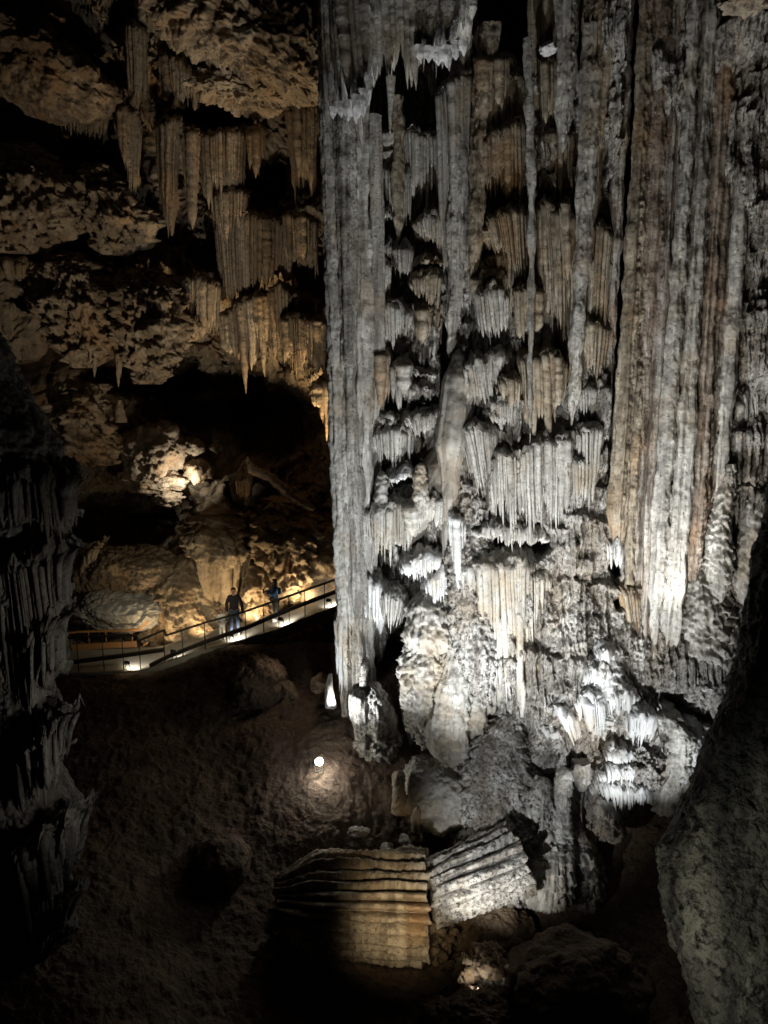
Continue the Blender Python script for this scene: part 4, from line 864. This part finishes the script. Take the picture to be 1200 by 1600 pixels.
# ================================================================== FAR CHAMBER THINGS
G = 'dripstone curtains of the far chamber'
for lb, t_, b_, Y_, kw in [
    ('dim curtain under the pale slab of roof, leftmost of the upper row', [(196, 30), (228, 45)], [(200, 168), (232, 180)], 29.6, dict(sp=7)),
    ('dim curtain beneath the pale roof slab, beside the leftmost one', [(248, 78), (310, 100)], [(255, 172), (285, 182), (308, 168)], 29.6, dict(sp=7)),
    ('round-topped tan curtain tapering to one long point at the left', [(178, 175), (195, 165), (220, 178)], [(186, 225), (208, 322), (215, 310)], 29.4, dict(sp=6)),
    ('long tan curtain ending in a single big point, largest of the far chamber', [(242, 188), (282, 182)], [(252, 350), (260, 388), (276, 350)], 29.0, dict(sp=9, jag=.25, fuse=.85)),
    ('narrow curtain with two thin points right of the largest far one', [(286, 200), (312, 205)], [(292, 350), (300, 368), (306, 345)], 29.2, dict(sp=7)),
    ('wide shaded ribbed curtain under the dark roof gap', [(312, 205), (385, 200)], [(316, 325), (350, 335), (382, 320)], 30.2, dict(sp=7)),
    ('tan knobbly curtain with three blunt points near the right of the far chamber', [(384, 200), (412, 195)], [(388, 260), (400, 294), (412, 262)], 29.6, dict(sp=7)),
    ('ribbed curtain right beside the tall grey column in the far chamber', [(452, 165), (496, 160)], [(460, 300), (494, 310)], 29.4, dict(sp=8, fuse=.85)),
    ('broad brown streaked curtain in the middle of the far chamber', [(335, 345), (400, 330), (462, 350)], [(345, 470), (385, 520), (455, 430)], 30.4, dict(sp=7, jag=.5)),
    ('shaggy brown curtain hanging over the black hollow', [(345, 480), (420, 450), (500, 460)], [(355, 575), (390, 590), (440, 585), (498, 570)], 30.0, dict(sp=8, jag=.55)),
    ('sunlike yellow-lit fringe next to the tall column above the hollow', [(486, 600), (520, 590)], [(490, 640), (516, 690)], 29.2, dict(sp=7, jag=.5)),
    ('brown fringe left above the black hollow', [(70, 600), (130, 605)], [(78, 640), (120, 690)], 30.2, dict(sp=7)),
    ('ribbed tan curtain rising directly behind the people', [(306, 878), (345, 866), (392, 862)], [(318, 935), (345, 960), (385, 925)], 29.35, dict(sp=9, jag=.3, fuse=.75)),
    ('dripping lit curtain on the rock above the walkway, near the tall column', [(446, 830), (470, 815), (495, 822)], [(452, 875), (470, 892), (488, 880)], 29.6, dict(sp=7)),
    ('row of fine dim drips under the first black gap, upper left', [(90, 160), (170, 170)], [(96, 215), (165, 230)], 30.2, dict(sp=6)),
    ('short drips on the dim rock shoulder at the far left', [(-10, 400), (60, 405)], [(-6, 450), (56, 440)], 29.2, dict(sp=6, jag=.6)),
    ('brown drips between the round-topped curtain and the knobbly pair', [(150, 300), (215, 320)], [(158, 370), (210, 400)], 29.5, dict(sp=7, jag=.6)),
    ('fine streaked curtain right of the knobbly pair', [(268, 430), (345, 440)], [(275, 520), (340, 545)], 29.9, dict(sp=7, jag=.5)),
    ('dim ribbed curtain in the middle, just below the wide shaded one', [(330, 300), (390, 290)], [(336, 380), (385, 365)], 30.3, dict(sp=7)),
    ('drips along the lower rim of the left knobbly mass', [(92, 500), (165, 510)], [(98, 560), (160, 585)], 29.2, dict(sp=6, jag=.6)),
    ('drips along the lower rim of the right knobbly mass', [(205, 520), (282, 515)], [(212, 575), (276, 590)], 29.0, dict(sp=6, jag=.6)),
    ('streaky curtain beside the column, below the upper ribbed one', [(440, 330), (498, 340)], [(446, 430), (496, 450)], 29.6, dict(sp=7, jag=.5)),
    ('lit shaggy curtain beside the column at the rim of the black hollow', [(440, 490), (512, 500)], [(446, 570), (508, 600)], 29.3, dict(sp=6, jag=.6)),
    ('drooping fringe under the brown rock left of the deep hollow', [(78, 690), (165, 685)], [(84, 740), (158, 730)], 29.3, dict(sp=7, jag=.6)),
    ('small dim curtain left of the long pale rock slab', [(360, 750), (392, 735)], [(366, 790), (388, 805)], 30.4, dict(sp=6)),
    ('pale fringed ledge at the edge of the left foreground formation', [(120, 872), (152, 858)], [(122, 905), (148, 880)], 28.5, dict(sp=6)),
]:
    curtain(lb, t_, b_, Y_, 'far', group=G, back=1.6, **kw)
G = 'rock masses of the far chamber'
for lb, pth, kw in [
    ('knobbly tan rock mass, left one of the pair above the hollow', [(112, 395, 30.6, 20), (110, 430, 30, 52), (125, 490, 29.8, 60), (135, 540, 29.9, 44), (130, 575, 30.2, 14)], dict(pop=.35, popk=1.6, flute=.15)),
    ('knobbly tan rock mass, right one of the pair above the hollow', [(225, 420, 30.4, 20), (235, 460, 29.8, 48), (240, 520, 29.6, 56), (236, 570, 29.6, 34), (236, 600, 29.8, 16)], dict(pop=.35, popk=1.6, flute=.15)),
    ('rough rock bulge between the round-topped curtain and the knobbly pair', [(150, 260, 30.4, 20), (165, 310, 30, 44), (190, 350, 30, 46), (185, 400, 30.2, 24)], dict(pop=.3, popk=1.6, flute=.25)),
    ('broad dim rock shoulder at the far left', [(20, 230, 30.4, 40), (40, 290, 29.8, 80), (40, 350, 29.6, 84), (30, 400, 30, 50)], dict(pop=.3, popk=1.3, flute=.1)),
    ('rippled flowstone terraces left of the people', [(292, 870, 30.6, 16), (280, 910, 29.9, 36), (292, 950, 29.6, 44), (318, 990, 29.3, 40), (330, 1010, 29.3, 20)], dict(tier=(.42, .22), flute=.2, pop=.1, popk=2.5)),
    ('rippled dark rock above the ribbed curtain behind the people', [(330, 800, 31, 22), (335, 830, 30.2, 46), (345, 862, 29.9, 48), (350, 880, 30, 30)], dict(tier=(.5, .25), flute=.2, pop=.12, popk=2.5)),
    ('yellow-lit rock wall between the man and the woman', [(405, 880, 30, 14), (405, 920, 29.5, 24), (408, 955, 29.3, 26), (410, 985, 29.3, 20)], dict(flute=.25, pop=.14, popk=2.5)),
    ('craggy brown rock beside the dripping lit curtain', [(440, 780, 31, 30), (450, 830, 30.2, 50), (450, 890, 30, 40), (455, 930, 29.8, 24)], dict(pop=.35, popk=1.7, flute=.15)),
    ('smooth greenish slope next to the tall column above the walkway', [(520, 820, 31, 24), (515, 860, 30.3, 40), (505, 910, 30, 46), (500, 950, 30, 30)], dict(pop=.03, flute=.04)),
    ('drooping brown rock left of the deep black hollow', [(140, 600, 31, 20), (110, 650, 30, 44), (120, 690, 29.9, 46), (150, 725, 30, 28)], dict(pop=.25, popk=1.8, flute=.3, tier=(.8, .2))),
]:
    kw = dict(dict(knob=.06, kk=2.5, fk=3, lump=.25), **kw)
    col('rock_mass', lb, 'rock', pth, 'far', group=G, **kw)
rock('boulder', 'smooth greenish-lit dome of rock left of the walkway terraces', 'boulder', 185, 950, 29.4, 78, 34, 1.2, 'smooth', lump=.16, pop=.04)
rock('boulder', 'long smooth brown rock slope above the greenish dome', 'boulder', 200, 900, 30.4, 90, 44, 1.4, 'brown', lump=.16, pop=.06)
G = 'rocks round the lamp in the deep alcove'
for lb, x, y, rx, rz, ry in [('large smooth rock wall face lit from its lower right in the deep alcove', 240, 705, 50, 44, 1.), ('wedge-shaped rock in front of the alcove lamp', 238, 752, 52, 20, .8),
                             ('rounded knob right of the alcove lamp', 312, 735, 20, 20, .6), ('upper knob above the alcove lamp, catching its light', 303, 698, 16, 14, .5),
                             ('small outlying knob at the right of the lit alcove', 338, 700, 9, 8, .4), ('low boulder under the alcove lamp', 262, 778, 24, 14, .6)]:
    rock('boulder', lb, 'boulder', x, y, 35.2, rx, rz, ry, 'far', group=G, lump=.28, k=1.3, pop=.08, popk=1.6)
col('stalagmite', 'small dark stalagmite silhouetted before the alcove lamp', 'stalagmite', [(292, 756, 33.6, .5), (292, 763, 33.6, 2.5), (291, 774, 33.6, 7)], 'brown', flute=.2)
col('stalactite', 'long thin tan stalactite hanging into the black hollow', 'stalactite', [(184, 500, 29.2, 9), (185, 540, 29.2, 7), (186, 575, 29.2, 4), (185, 605, 29.2, .5)], 'far', flute=.25, knob=.04)
col('stalactite', 'small stalagmite-like pillar directly below the long thin stalactite', 'stalagmite', [(187, 625, 30.4, 3), (187, 640, 30.4, 6), (190, 660, 30.4, 9)], 'far', tier=(.25, .3), flute=.1)
col('rock_slab', 'long pale slab leaning like a fallen trunk across the dark rocks', 'rock', [(386, 716, 29.9, 3), (392, 733, 29.8, 7), (425, 748, 29.6, 7), (460, 778, 29.4, 7), (490, 796, 29.3, 3)], 'far', flute=.2, knob=.05)
rock('roof_slab', 'pale rough slab of roof rock slanting down across the top of the far chamber', 'rock', 375, 45, 28.6, 150, 62, 1.6, 'far', lump=.14, k=1.3, pop=.28, popk=1.5, ang=-.42, sq=3.)
rock('roof_slab', 'smaller rough ledge of roof rock below the pale slab', 'rock', 375, 145, 29.5, 75, 24, 1.1, 'far', lump=.2, k=1.3, pop=.22, popk=1.7, ang=-.2)
rock('roof_slab', 'dark smooth roof rock in the upper left corner', 'rock', 60, 110, 29.6, 130, 60, 1.6, 'brown', lump=.25, k=1.1, pop=.12, popk=1.2, ang=-.5)

# ================================================================== FOREGROUND ROCKS


def edge_rock(name, label, cat, outline, side, Y0, W, D, mat, group=None, pop=.06, popk=4, lump=.15, tiers=0, step=1.8, seed=1, Yslope=0.):
    """massive rock whose free edge follows the outline (px, py); it rounds away behind that edge"""
    o = np.array(outline, float); n = int((o[-1, 1] - o[0, 1]) / step)
    py = np.linspace(o[0, 1], o[-1, 1], n); xe = np.interp(py, o[:, 1], o[:, 0])
    m = int(W / step); s = np.concatenate([np.linspace(-1.2, 0, 24)[:-1], np.linspace(0, 1, m) ** 1.15])
    S_, PY = np.meshgrid(s, py); XE = np.broadcast_to(xe[:, None], S_.shape)
    pos = np.clip(S_, 0, 1); rd = np.clip(pos * W / (D * 90.), 0, 1)
    Yv = Y0 + Yslope * (PY - o[0, 1]) + D * (1 - np.sqrt(1 - (1 - rd) ** 2)) + np.clip(-S_, 0, 2) * 2.2
    g = P(XE + side * pos * W, PY, Yv)
    g[..., 0] += side * np.clip(-S_, 0, 2) * .8
    nrm = np.stack([-side * (1 - rd), -np.ones_like(rd) * rd - .15, 0 * rd], -1); nrm /= np.linalg.norm(nrm, axis=-1, keepdims=True)
    dd = lump * fbm(g[..., 0] * .8 + seed, g[..., 1] * .8, g[..., 2] * .8, 4) + pop * billow(g[..., 0] * popk, g[..., 1] * popk, g[..., 2] * popk, 4, .55)
    g = g + nrm * dd[..., None]
    mb = MB(); mb.grid(g)
    return tag(mb.build(name, mat), label, cat, group)


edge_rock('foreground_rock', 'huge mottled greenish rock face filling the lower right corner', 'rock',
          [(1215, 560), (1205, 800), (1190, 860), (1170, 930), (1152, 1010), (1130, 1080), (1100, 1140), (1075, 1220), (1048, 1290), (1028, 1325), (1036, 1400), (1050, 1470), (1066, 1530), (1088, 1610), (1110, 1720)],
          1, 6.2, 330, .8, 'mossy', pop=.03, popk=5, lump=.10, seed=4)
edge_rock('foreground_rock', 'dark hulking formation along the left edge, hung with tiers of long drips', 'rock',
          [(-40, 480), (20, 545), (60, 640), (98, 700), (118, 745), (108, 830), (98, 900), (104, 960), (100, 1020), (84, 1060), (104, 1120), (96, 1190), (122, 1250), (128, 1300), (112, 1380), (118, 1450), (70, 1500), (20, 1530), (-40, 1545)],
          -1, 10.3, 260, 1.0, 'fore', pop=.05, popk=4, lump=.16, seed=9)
G = 'drip curtains on the left foreground formation'
for lb, t_, b_, Y_, kw in [
    ('topmost drip curtain on the dark left formation', [(-30, 745), (60, 740), (122, 742)], [(-30, 830), (50, 860), (98, 865), (120, 820)], 10.2, {}),
    ('long flowing drip curtain on the dark left formation, second from the top', [(-30, 880), (50, 870), (112, 850)], [(-30, 1120), (40, 1120), (80, 1030), (104, 940)], 10.15, dict(jag=.5)),
    ('drip curtain at the knee of the dark left formation, third from the top', [(30, 1000), (100, 960)], [(36, 1180), (70, 1120), (100, 1080)], 10.1, dict(jag=.5)),
    ('ragged short drip curtain, fourth from the top on the dark left formation', [(20, 1170), (70, 1140), (112, 1118)], [(30, 1290), (70, 1250), (106, 1190)], 9.9, dict(jag=.5)),
    ('lowest long drip curtain on the dark left formation', [(-20, 1370), (60, 1320), (136, 1262)], [(-10, 1540), (40, 1510), (78, 1460), (122, 1340)], 9.7, dict(jag=.5)),
    ('small drip fringe at the lower right corner of the dark left formation', [(60, 1440), (120, 1408)], [(64, 1500), (110, 1440)], 9.9, dict(jag=.4)),
]:
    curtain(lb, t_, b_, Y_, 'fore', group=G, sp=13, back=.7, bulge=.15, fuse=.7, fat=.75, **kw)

# ================================================================== PEOPLE
M['skin'] = plain('skin', (.42, .25, .17), .5, var=.1)
M['hair'] = plain('dark_hair', (.025, .016, .012), .5)
M['hairb'] = plain('ginger_hair', (.16, .06, .025), .5)
M['black'] = plain('dark_sweater', (.022, .015, .018), .9)
M['jeans'] = plain('blue_jeans', (.05, .08, .14), .85)
M['whitecl'] = plain('white_cotton', (.66, .64, .58), .85)
M['blue'] = plain('blue_jacket', (.05, .19, .46), .6)
M['trous'] = plain('dark_trousers', (.05, .045, .04), .8)
M['shoe'] = plain('pale_shoes', (.6, .6, .58), .6)
M['pack'] = plain('dark_backpack', (.02, .03, .045), .7)


def skin(name, pts, edges, mat, parent, lv=1):
    me = bpy.data.meshes.new(name)
    me.from_pydata([p[:3] for p in pts], edges, [])
    o = bpy.data.objects.new(name, me); COL.objects.link(o); o.parent = parent
    md = o.modifiers.new('Skin', 'SKIN'); md.use_smooth_shade = True
    for i, p in enumerate(pts):
        r_ = p[3]; r_ = (r_, r_) if not isinstance(r_, tuple) else r_
        me.skin_vertices[0].data[i].radius = r_
    me.skin_vertices[0].data[0].use_root = True
    s_ = o.modifiers.new('Sub', 'SUBSURF'); s_.levels = lv; s_.render_levels = 2
    me.materials.append(M[mat])
    return o


def chain(*ix): return [(ix[i], ix[i + 1]) for i in range(len(ix) - 1)]


def person(label, loc, rz, H, pose, colors, group=None, hair_long=False, backpack=False, phone=False):
    e = empty('person', loc, label, 'person', group); e.rotation_euler = (0, 0, rz)
    k = H / 1.75
    hip, kn, sh, nk = .92 * k, .50 * k, 1.43 * k, 1.50 * k
    L_, Rr = pose['legs']          # foot offsets (x, y)
    def v(x, y, z, r): return (x * k, y * k, z, r if isinstance(r, tuple) else r * k)
    el, wl, er, wr = pose['arms']  # elbow/wrist offsets (x, y, z)
    pts = [v(0, 0, hip, (.13 * k, .10 * k)), v(0, 0, 1.15 * k, (.13 * k, .095 * k)), v(0, 0, 1.34 * k, (.15 * k, .10 * k)), v(0, 0, nk, .055), v(0, .01, 1.56 * k, .05),
           v(.09, 0, .88 * k, .085), v(.09 + L_[0] * .5, L_[1] * .4, kn, .06), v(.09 + L_[0], L_[1] + .03, .10 * k, .04),
           v(-.09, 0, .88 * k, .085), v(-.09 + Rr[0] * .5, Rr[1] * .4, kn, .06), v(-.09 + Rr[0], Rr[1] + .03, .10 * k, .04),
           v(.17, 0, sh, .055), v(*el[:2], el[2] * k, .042), v(*wl[:2], wl[2] * k, .028),
           v(-.17, 0, sh, .055), v(*er[:2], er[2] * k, .042), v(*wr[:2], wr[2] * k, .028)]
    ed = chain(0, 1, 2, 3, 4) + chain(0, 5, 6, 7) + chain(0, 8, 9, 10) + chain(2, 11, 12, 13) + chain(2, 14, 15, 16)
    # head: cranium and jaw, nose
    n = len(pts)
    pts += [v(0, 0, 1.60 * k, (.062 * k, .07 * k)), v(0, .005, 1.665 * k, (.075 * k, .09 * k)), v(0, .01, 1.72 * k, (.06 * k, .075 * k)), v(0, -.095, 1.64 * k, .014),
            v(.078, .01, 1.645 * k, .016), v(-.078, .01, 1.645 * k, .016)]
    ed += chain(4, n, n + 1, n + 2) + [(n + 1, n + 3), (n + 1, n + 4), (n + 1, n + 5)]
    # hands: palm, four fingers, thumb
    for wi, ei, sx in ((13, 12, 1), (16, 15, -1)):
        w_ = np.array(pts[wi][:3]); el_ = np.array(pts[ei][:3]); dr = w_ - el_; dr /= np.linalg.norm(dr)
        sd = np.cross(dr, [1., 0, 0]); sd /= np.linalg.norm(sd) + 1e-9
        pi_ = len(pts); pm_ = w_ + dr * .05 * k; pts.append((*pm_, (.036 * k, .018 * k))); ed.append((wi, pi_))
        pe = len(pts); q = w_ + dr * .09 * k; pts.append((*q, (.036 * k, .014 * k))); ed.append((pi_, pe))
        for f in range(4):
            a_ = q + sd * (f - 1.5) * .021 * k + dr * .03 * k; b_ = a_ + dr * (.05 - .006 * abs(f - 1.5)) * k + np.array([-sx * .015, -.012, 0]) * k
            i0 = len(pts); pts += [(*a_, .009 * k), (*b_, .007 * k)]; ed += [(pe, i0), (i0, i0 + 1)]
        a_ = pm_ - sd * .035 * k + dr * .01 * k; b_ = a_ - sd * .02 * k + dr * .035 * k
        i0 = len(pts); pts += [(*a_, .011 * k), (*b_, .008 * k)]; ed += [(pi_, i0), (i0, i0 + 1)]
    skin('body', pts, ed, 'skin', e)

    def grow(i, g): p = pts[i]; r_ = p[3]; return (p[0], p[1], p[2], (r_[0] + g, r_[1] + g) if isinstance(r_, tuple) else r_ + g)
    top = [(0, 0, .90 * k, (.17 * k, .145 * k)), grow(1, .032), (0, 0, 1.33 * k, (.185 * k, .14 * k)), (0, .005, 1.475 * k, .085 * k)] + [grow(i, .022) for i in (11, 12, 13, 14, 15, 16)]
    skin('jacket' if backpack else 'sweater', top, chain(0, 1, 2, 3) + chain(2, 4, 5, 6) + chain(2, 7, 8, 9), colors[0], e)
    tr = [grow(0, .022)] + [grow(i, .016) for i in (5, 6, 7, 8, 9, 10)]
    skin('trousers', tr, chain(0, 1, 2, 3) + chain(0, 4, 5, 6), colors[1], e)
    for i in (7, 10):
        p = pts[i]
        skin('shoe', [(p[0], p[1] + .02, .055 * k, .045 * k), (p[0], p[1] - .07 * k, .045 * k, .045 * k), (p[0], p[1] - .17 * k, .035 * k, .032 * k)], [(0, 1), (1, 2)], 'shoe', e)
    mb = MB(); n_ = 26
    ph = np.linspace(.01, np.pi - .01, n_)[:, None]; th = np.linspace(0, 2 * np.pi, 40, endpoint=False)[None]
    dx, dy, dz = np.sin(ph) * np.cos(th), np.sin(ph) * np.sin(th), np.cos(ph) + 0 * th
    low = .17 if hair_long else .06
    face = sst((-dy - .25) * 3) * sst((.55 - dz) * 4)          # open over the face
    r_ = (1 - .30 * face) * (1 + .05 * pn(dx * 4, dy * 4, dz * 3))
    g = np.stack([dx * .092 * k * r_, dy * .112 * k * r_ + .014 * k, np.where(dz > 0, dz * .105, dz * (.09 + low * sst(dy * 2 + .3))) * k * r_ + 1.675 * k], -1)
    ang_ = np.array([[math.cos(rz), -math.sin(rz), 0], [math.sin(rz), math.cos(rz), 0], [0, 0, 1]])
    mb.grid(g, wrap=True)
    ho = mb.build('hair', colors[2], base=(0, 0, 0)); ho.parent = e; ho.location = (0, 0, 0)
    if backpack:
        skin('backpack', [(0, .17, 1.08 * k, (.13, .07)), (0, .19, 1.25 * k, (.14, .08)), (0, .16, 1.4 * k, (.11, .06))], [(0, 1), (1, 2)], 'pack', e, 2)
        skin('waist_layer', [(0, 0, .89 * k, (.205, .18)), (0, 0, .97 * k, (.205, .18))], [(0, 1)], 'whitecl', e)
    return e


def on_path(px_, dy):
    p = path_at(px_); t = .05
    q = An[np.argmin(np.abs(An[:, 0] - p[0] * (1 + dy / p[1])))]
    return (float(p[0] * (1 + dy / p[1])), float(q[1] + dy), float(q[2] + .01))


person('man in a dark sweater and blue jeans standing at the railing, looking down', on_path(368, .75), math.radians(8), 1.80,
       dict(legs=((.06, 0), (-.03, -.1)), arms=((.27, .02, 1.14), (.29, -.06, .88), (-.26, .03, 1.15), (-.25, -.10, .90))), ('black', 'jeans', 'hair'))
person('woman in a blue jacket with dark backpack, holding up a phone', on_path(431, 1.05), math.radians(-62), 1.62,
       dict(legs=((.02, -.04), (-.02, .04)), arms=((.23, -.12, 1.20), (.08, -.36, 1.28), (-.23, -.12, 1.20), (-.08, -.36, 1.28))), ('blue', 'trous', 'hair'), hair_long=True, backpack=True)
person('child dressed all in white standing to the left of the man', on_path(348, .65), math.radians(20), 1.12,
       dict(legs=((.02, 0), (-.02, 0)), arms=((.25, -.02, 1.16), (.20, -.16, .98), (-.25, -.02, 1.16), (-.20, -.16, .98))), ('whitecl', 'whitecl', 'hairb'), hair_long=True)
wl = bpy.data.objects['person.001']
pp = np.array(wl.location) + np.array(Matrix.Rotation(math.radians(-62), 3, 'Z') @ Vector((0, -.43, 1.22)))
mb = MB(); box(mb, pp + [-.02, -.04, -.07], pp + [.02, .04, .07])
tag(mb.build('phone', plain('phone_black', (.02, .02, .02), .2), smooth=False), 'small dark phone held up by the woman in blue', 'phone')

# ================================================================== LAMPS
M['lampbody'] = plain('lamp_housing', (.03, .03, .03), .5)


def lampglass(name, c, s_): return plain(name, (.8, .8, .8), .4, emit=c, es=s_)


M['glow'] = lampglass('warm_lamp_glass', (1, .80, .5), 60)
M['glowc'] = lampglass('cool_lamp_glass', (1, .97, .88), 260)


def spot(loc, to, power, color, ang=100, blend=.6, size=.08):
    l = bpy.data.lights.new('spot', 'SPOT'); l.energy = power; l.color = color; l.spot_size = math.radians(ang)
    l.spot_blend = blend; l.shadow_soft_size = size
    o = bpy.data.objects.new('flood_or_fill_beam', l); COL.objects.link(o); o.location = loc
    o.rotation_euler = (Vector(to) - Vector(loc)).to_track_quat('-Z', 'Y').to_euler()
    return o


def flood(label, loc, to, power, color, ang=110, blend=.6, size=.08, w=.3, glass='glow', fixture=True, group=None, face=None):
    loc = np.array(loc, float); to = np.array(to, float)
    d = to - loc if face is None else np.array(face, float); d /= np.linalg.norm(d)
    if fixture:
        e = empty('floodlight', tuple(float(v) for v in loc), label, 'floodlight', group)
        s_ = np.cross(d, [0, 0, 1.]); s_ /= np.linalg.norm(s_); u_ = np.cross(s_, d)
        mb = MB(); bar(mb, loc - d * .14, loc - d * .02, w, w * .7); mb.build('housing', 'lampbody', e, smooth=False)
        mb = MB()
        if face is None: bar(mb, loc - d * .018, loc - d * .004, w * .86, w * .56)
        else: bar(mb, loc - d * .02, loc + d * .05, w * .42, S=20, r1=w * .5); bar(mb, loc + d * .05, loc + d * .12, w * .5, S=20, r1=w * .25)
        mb.build('lamp_glass', glass, e, smooth=False)
        mb = MB(); bar(mb, loc - d * .08 - s_ * w * .55, loc - s_ * w * .55 - [0, 0, .3], .02, .02); bar(mb, loc - d * .08 + s_ * w * .55, loc + s_ * w * .55 - [0, 0, .3], .02, .02)
        bar(mb, loc - s_ * w * .6 - [0, 0, .3], loc + s_ * w * .6 - [0, 0, .3], .03, .03); mb.build('bracket', 'lampbody', e, smooth=False)
    if face is not None: d = (to - loc) / np.linalg.norm(to - loc) * 18
    return spot(tuple(loc + d * .02), tuple(to), power, color, ang, blend, size)


COOL = (.93, .97, 1.0); NEU = (1., .94, .84); WARM = (1., .74, .42); GRN = (.85, 1., .72)
K_ = 1.0
# the bright lamp on the dark slope: lights the foot of the column and the left bay
flood('bright floodlight glaring on the dark slope below the tall column', P(498, 1190, 20.0), P(640, 900, 21.5), 950 * K_, COOL, 92, .9, .06, w=.21, glass='glowc', face=(.45, -.75, .45))
# main hidden floods in the pit, aimed up at the great wall
flood('', P(1020, 1380, 15.2), P(990, 1020, 19.5), 1200 * K_, COOL, 90, .7, .1, fixture=False)
flood('', P(1000, 1500, 12), P(980, 560, 21.0), 1900 * K_, (1., .91, .78), 75, .8, .1, fixture=False)
flood('', P(690, 1620, 10), P(800, 850, 21), 3300 * K_, COOL, 52, .8, .1, fixture=False)
flood('', P(700, 1370, 14.8), P(790, 800, 21), 5200 * K_, COOL, 88, .8, .08, fixture=False)
flood('', P(690, 1700, 9.5), P(780, 250, 21), 560 * K_, (1., .86, .68), 60, .8, .1, fixture=False)
# narrow beam to the roof curtains
flood('', P(640, 1240, 18.5), P(625, 110, 20), 4200 * K_, COOL, 15, .8, .1, fixture=False)
flood('', P(590, 1680, 11.) + np.array([0, 0, .8]), P(800, 1270, 19), 1900 * K_, COOL, 36, .9, .1, fixture=False)  # separate unseen flood added to brighten the rubble and tilted drum
# warm lamp on the striped drum
flood('', P(640, 1660, 13.) + np.array([0, 0, 2.4]), P(630, 1420, 16.5), 520 * K_, (1., .80, .52), 50, 1., .4, fixture=False)
# fallen drum / rubble
flood('', P(740, 1480, 15.0), P(780, 1330, 17.6), 260 * K_, NEU, 90, .8, .05, fixture=False)
# small lit hollow
flood('', P(748, 1546, 15.12), P(740, 1522, 15.9), 60 * K_, NEU, 150, .8, .03, fixture=False)
# glowing stalagmite
flood('', P(524, 1103, 22.2), P(515, 1080, 22.5), 60 * K_, NEU, 150, .8, .03, fixture=False)
# walkway floor lamps
G = 'floor lamps along the walkway'
for x, pw, lb in ((200, 60, 'small floor lamp on the landing, lighting its pale floor'), (272, 70, 'floor lamp at the kerb just right of the step in the railing'),
                  (362, 110, "floor lamp at the kerb by the man's feet"), (440, 110, "floor lamp at the kerb below the woman"), (515, 110, 'floor lamp at the kerb nearest the tall column')):
    p = path_at(x) + np.array([0, .10, .30])
    flood(lb, p, p + np.array([.35, .9, -.6]), pw * K_, NEU, 140, .8, .05, w=.17, group=G)
    flood('', p + np.array([.5, 1.5, .0]), p + np.array([.3, 4.2, 1.8]), pw * 2.2 * K_, WARM, 120, .8, .05, fixture=False)
# foot of the glowing column
flood('', P(1062, 1100, 17.9), P(1064, 800, 19.7), 1500 * K_, (1., .97, .93), 44, .9, .05, fixture=False)
# added unseen fills: spill round the glaring lamp, slope, rocks by the walkway
flood('', P(498, 1190, 20.0) + np.array([.1, -.3, .35]), P(498, 1195, 20.3), 25 * K_, COOL, 160, .8, .03, fixture=False)
flood('', P(470, 990, 24), P(330, 1200, 20), 60 * K_, (1., .8, .6), 130, .9, .3, fixture=False)
flood('', P(330, 1010, 23.5) + np.array([0, 0, 1.6]), P(240, 930, 30), 420 * K_, (1., .92, .7), 80, .9, .4, fixture=False)
# alcove lamp
flood('', P(291, 758, 33.9), P(270, 735, 35.5), 260 * K_, NEU, 160, .8, .05, fixture=False)
# warm upward light on the far chamber, from behind the column
flood('', P(512, 790, 28.4), P(480, 560, 30.), 2600 * K_, WARM, 80, .9, .1, fixture=False)
flood('', P(330, 1160, 19) + np.array([0, 0, 1.5]), P(240, 350, 30), 2900 * K_, (1., .88, .70), 68, .9, .4, fixture=False)  # broad unseen fill added in front to even out the chamber wall
# unseen fill lamps added near the camera to lift the nearest rocks
flood('', P(950, 1950, 3.9), P(1130, 1500, 6.3), 170 * K_, (1, .98, .84), 90, .9, .3, fixture=False)
flood('', P(420, 1250, 8.0), P(60, 1050, 10.3), 210 * K_, (1., .96, .88), 90, .9, .2, fixture=False)

w_ = bpy.data.worlds.new('World'); SC.world = w_; w_.use_nodes = True
bg = w_.node_tree.nodes['Background']; bg.inputs[0].default_value = (.55, .55, .65, 1); bg.inputs[1].default_value = .0035

cam = bpy.data.cameras.new('camera'); co = bpy.data.objects.new('camera', cam); COL.objects.link(co)
cam.sensor_fit = 'VERTICAL'; cam.angle_y = 2 * math.atan(800 / F); cam.clip_end = 300; cam.clip_start = .1
co.rotation_euler = (math.pi / 2 - PITCH, 0, 0); SC.camera = co
SC.view_settings.view_transform = 'Standard'; SC.view_settings.look = 'None'
SC.view_settings.exposure = 0; SC.view_settings.gamma = 1
SC.cycles.max_bounces = 4; SC.cycles.diffuse_bounces = 3
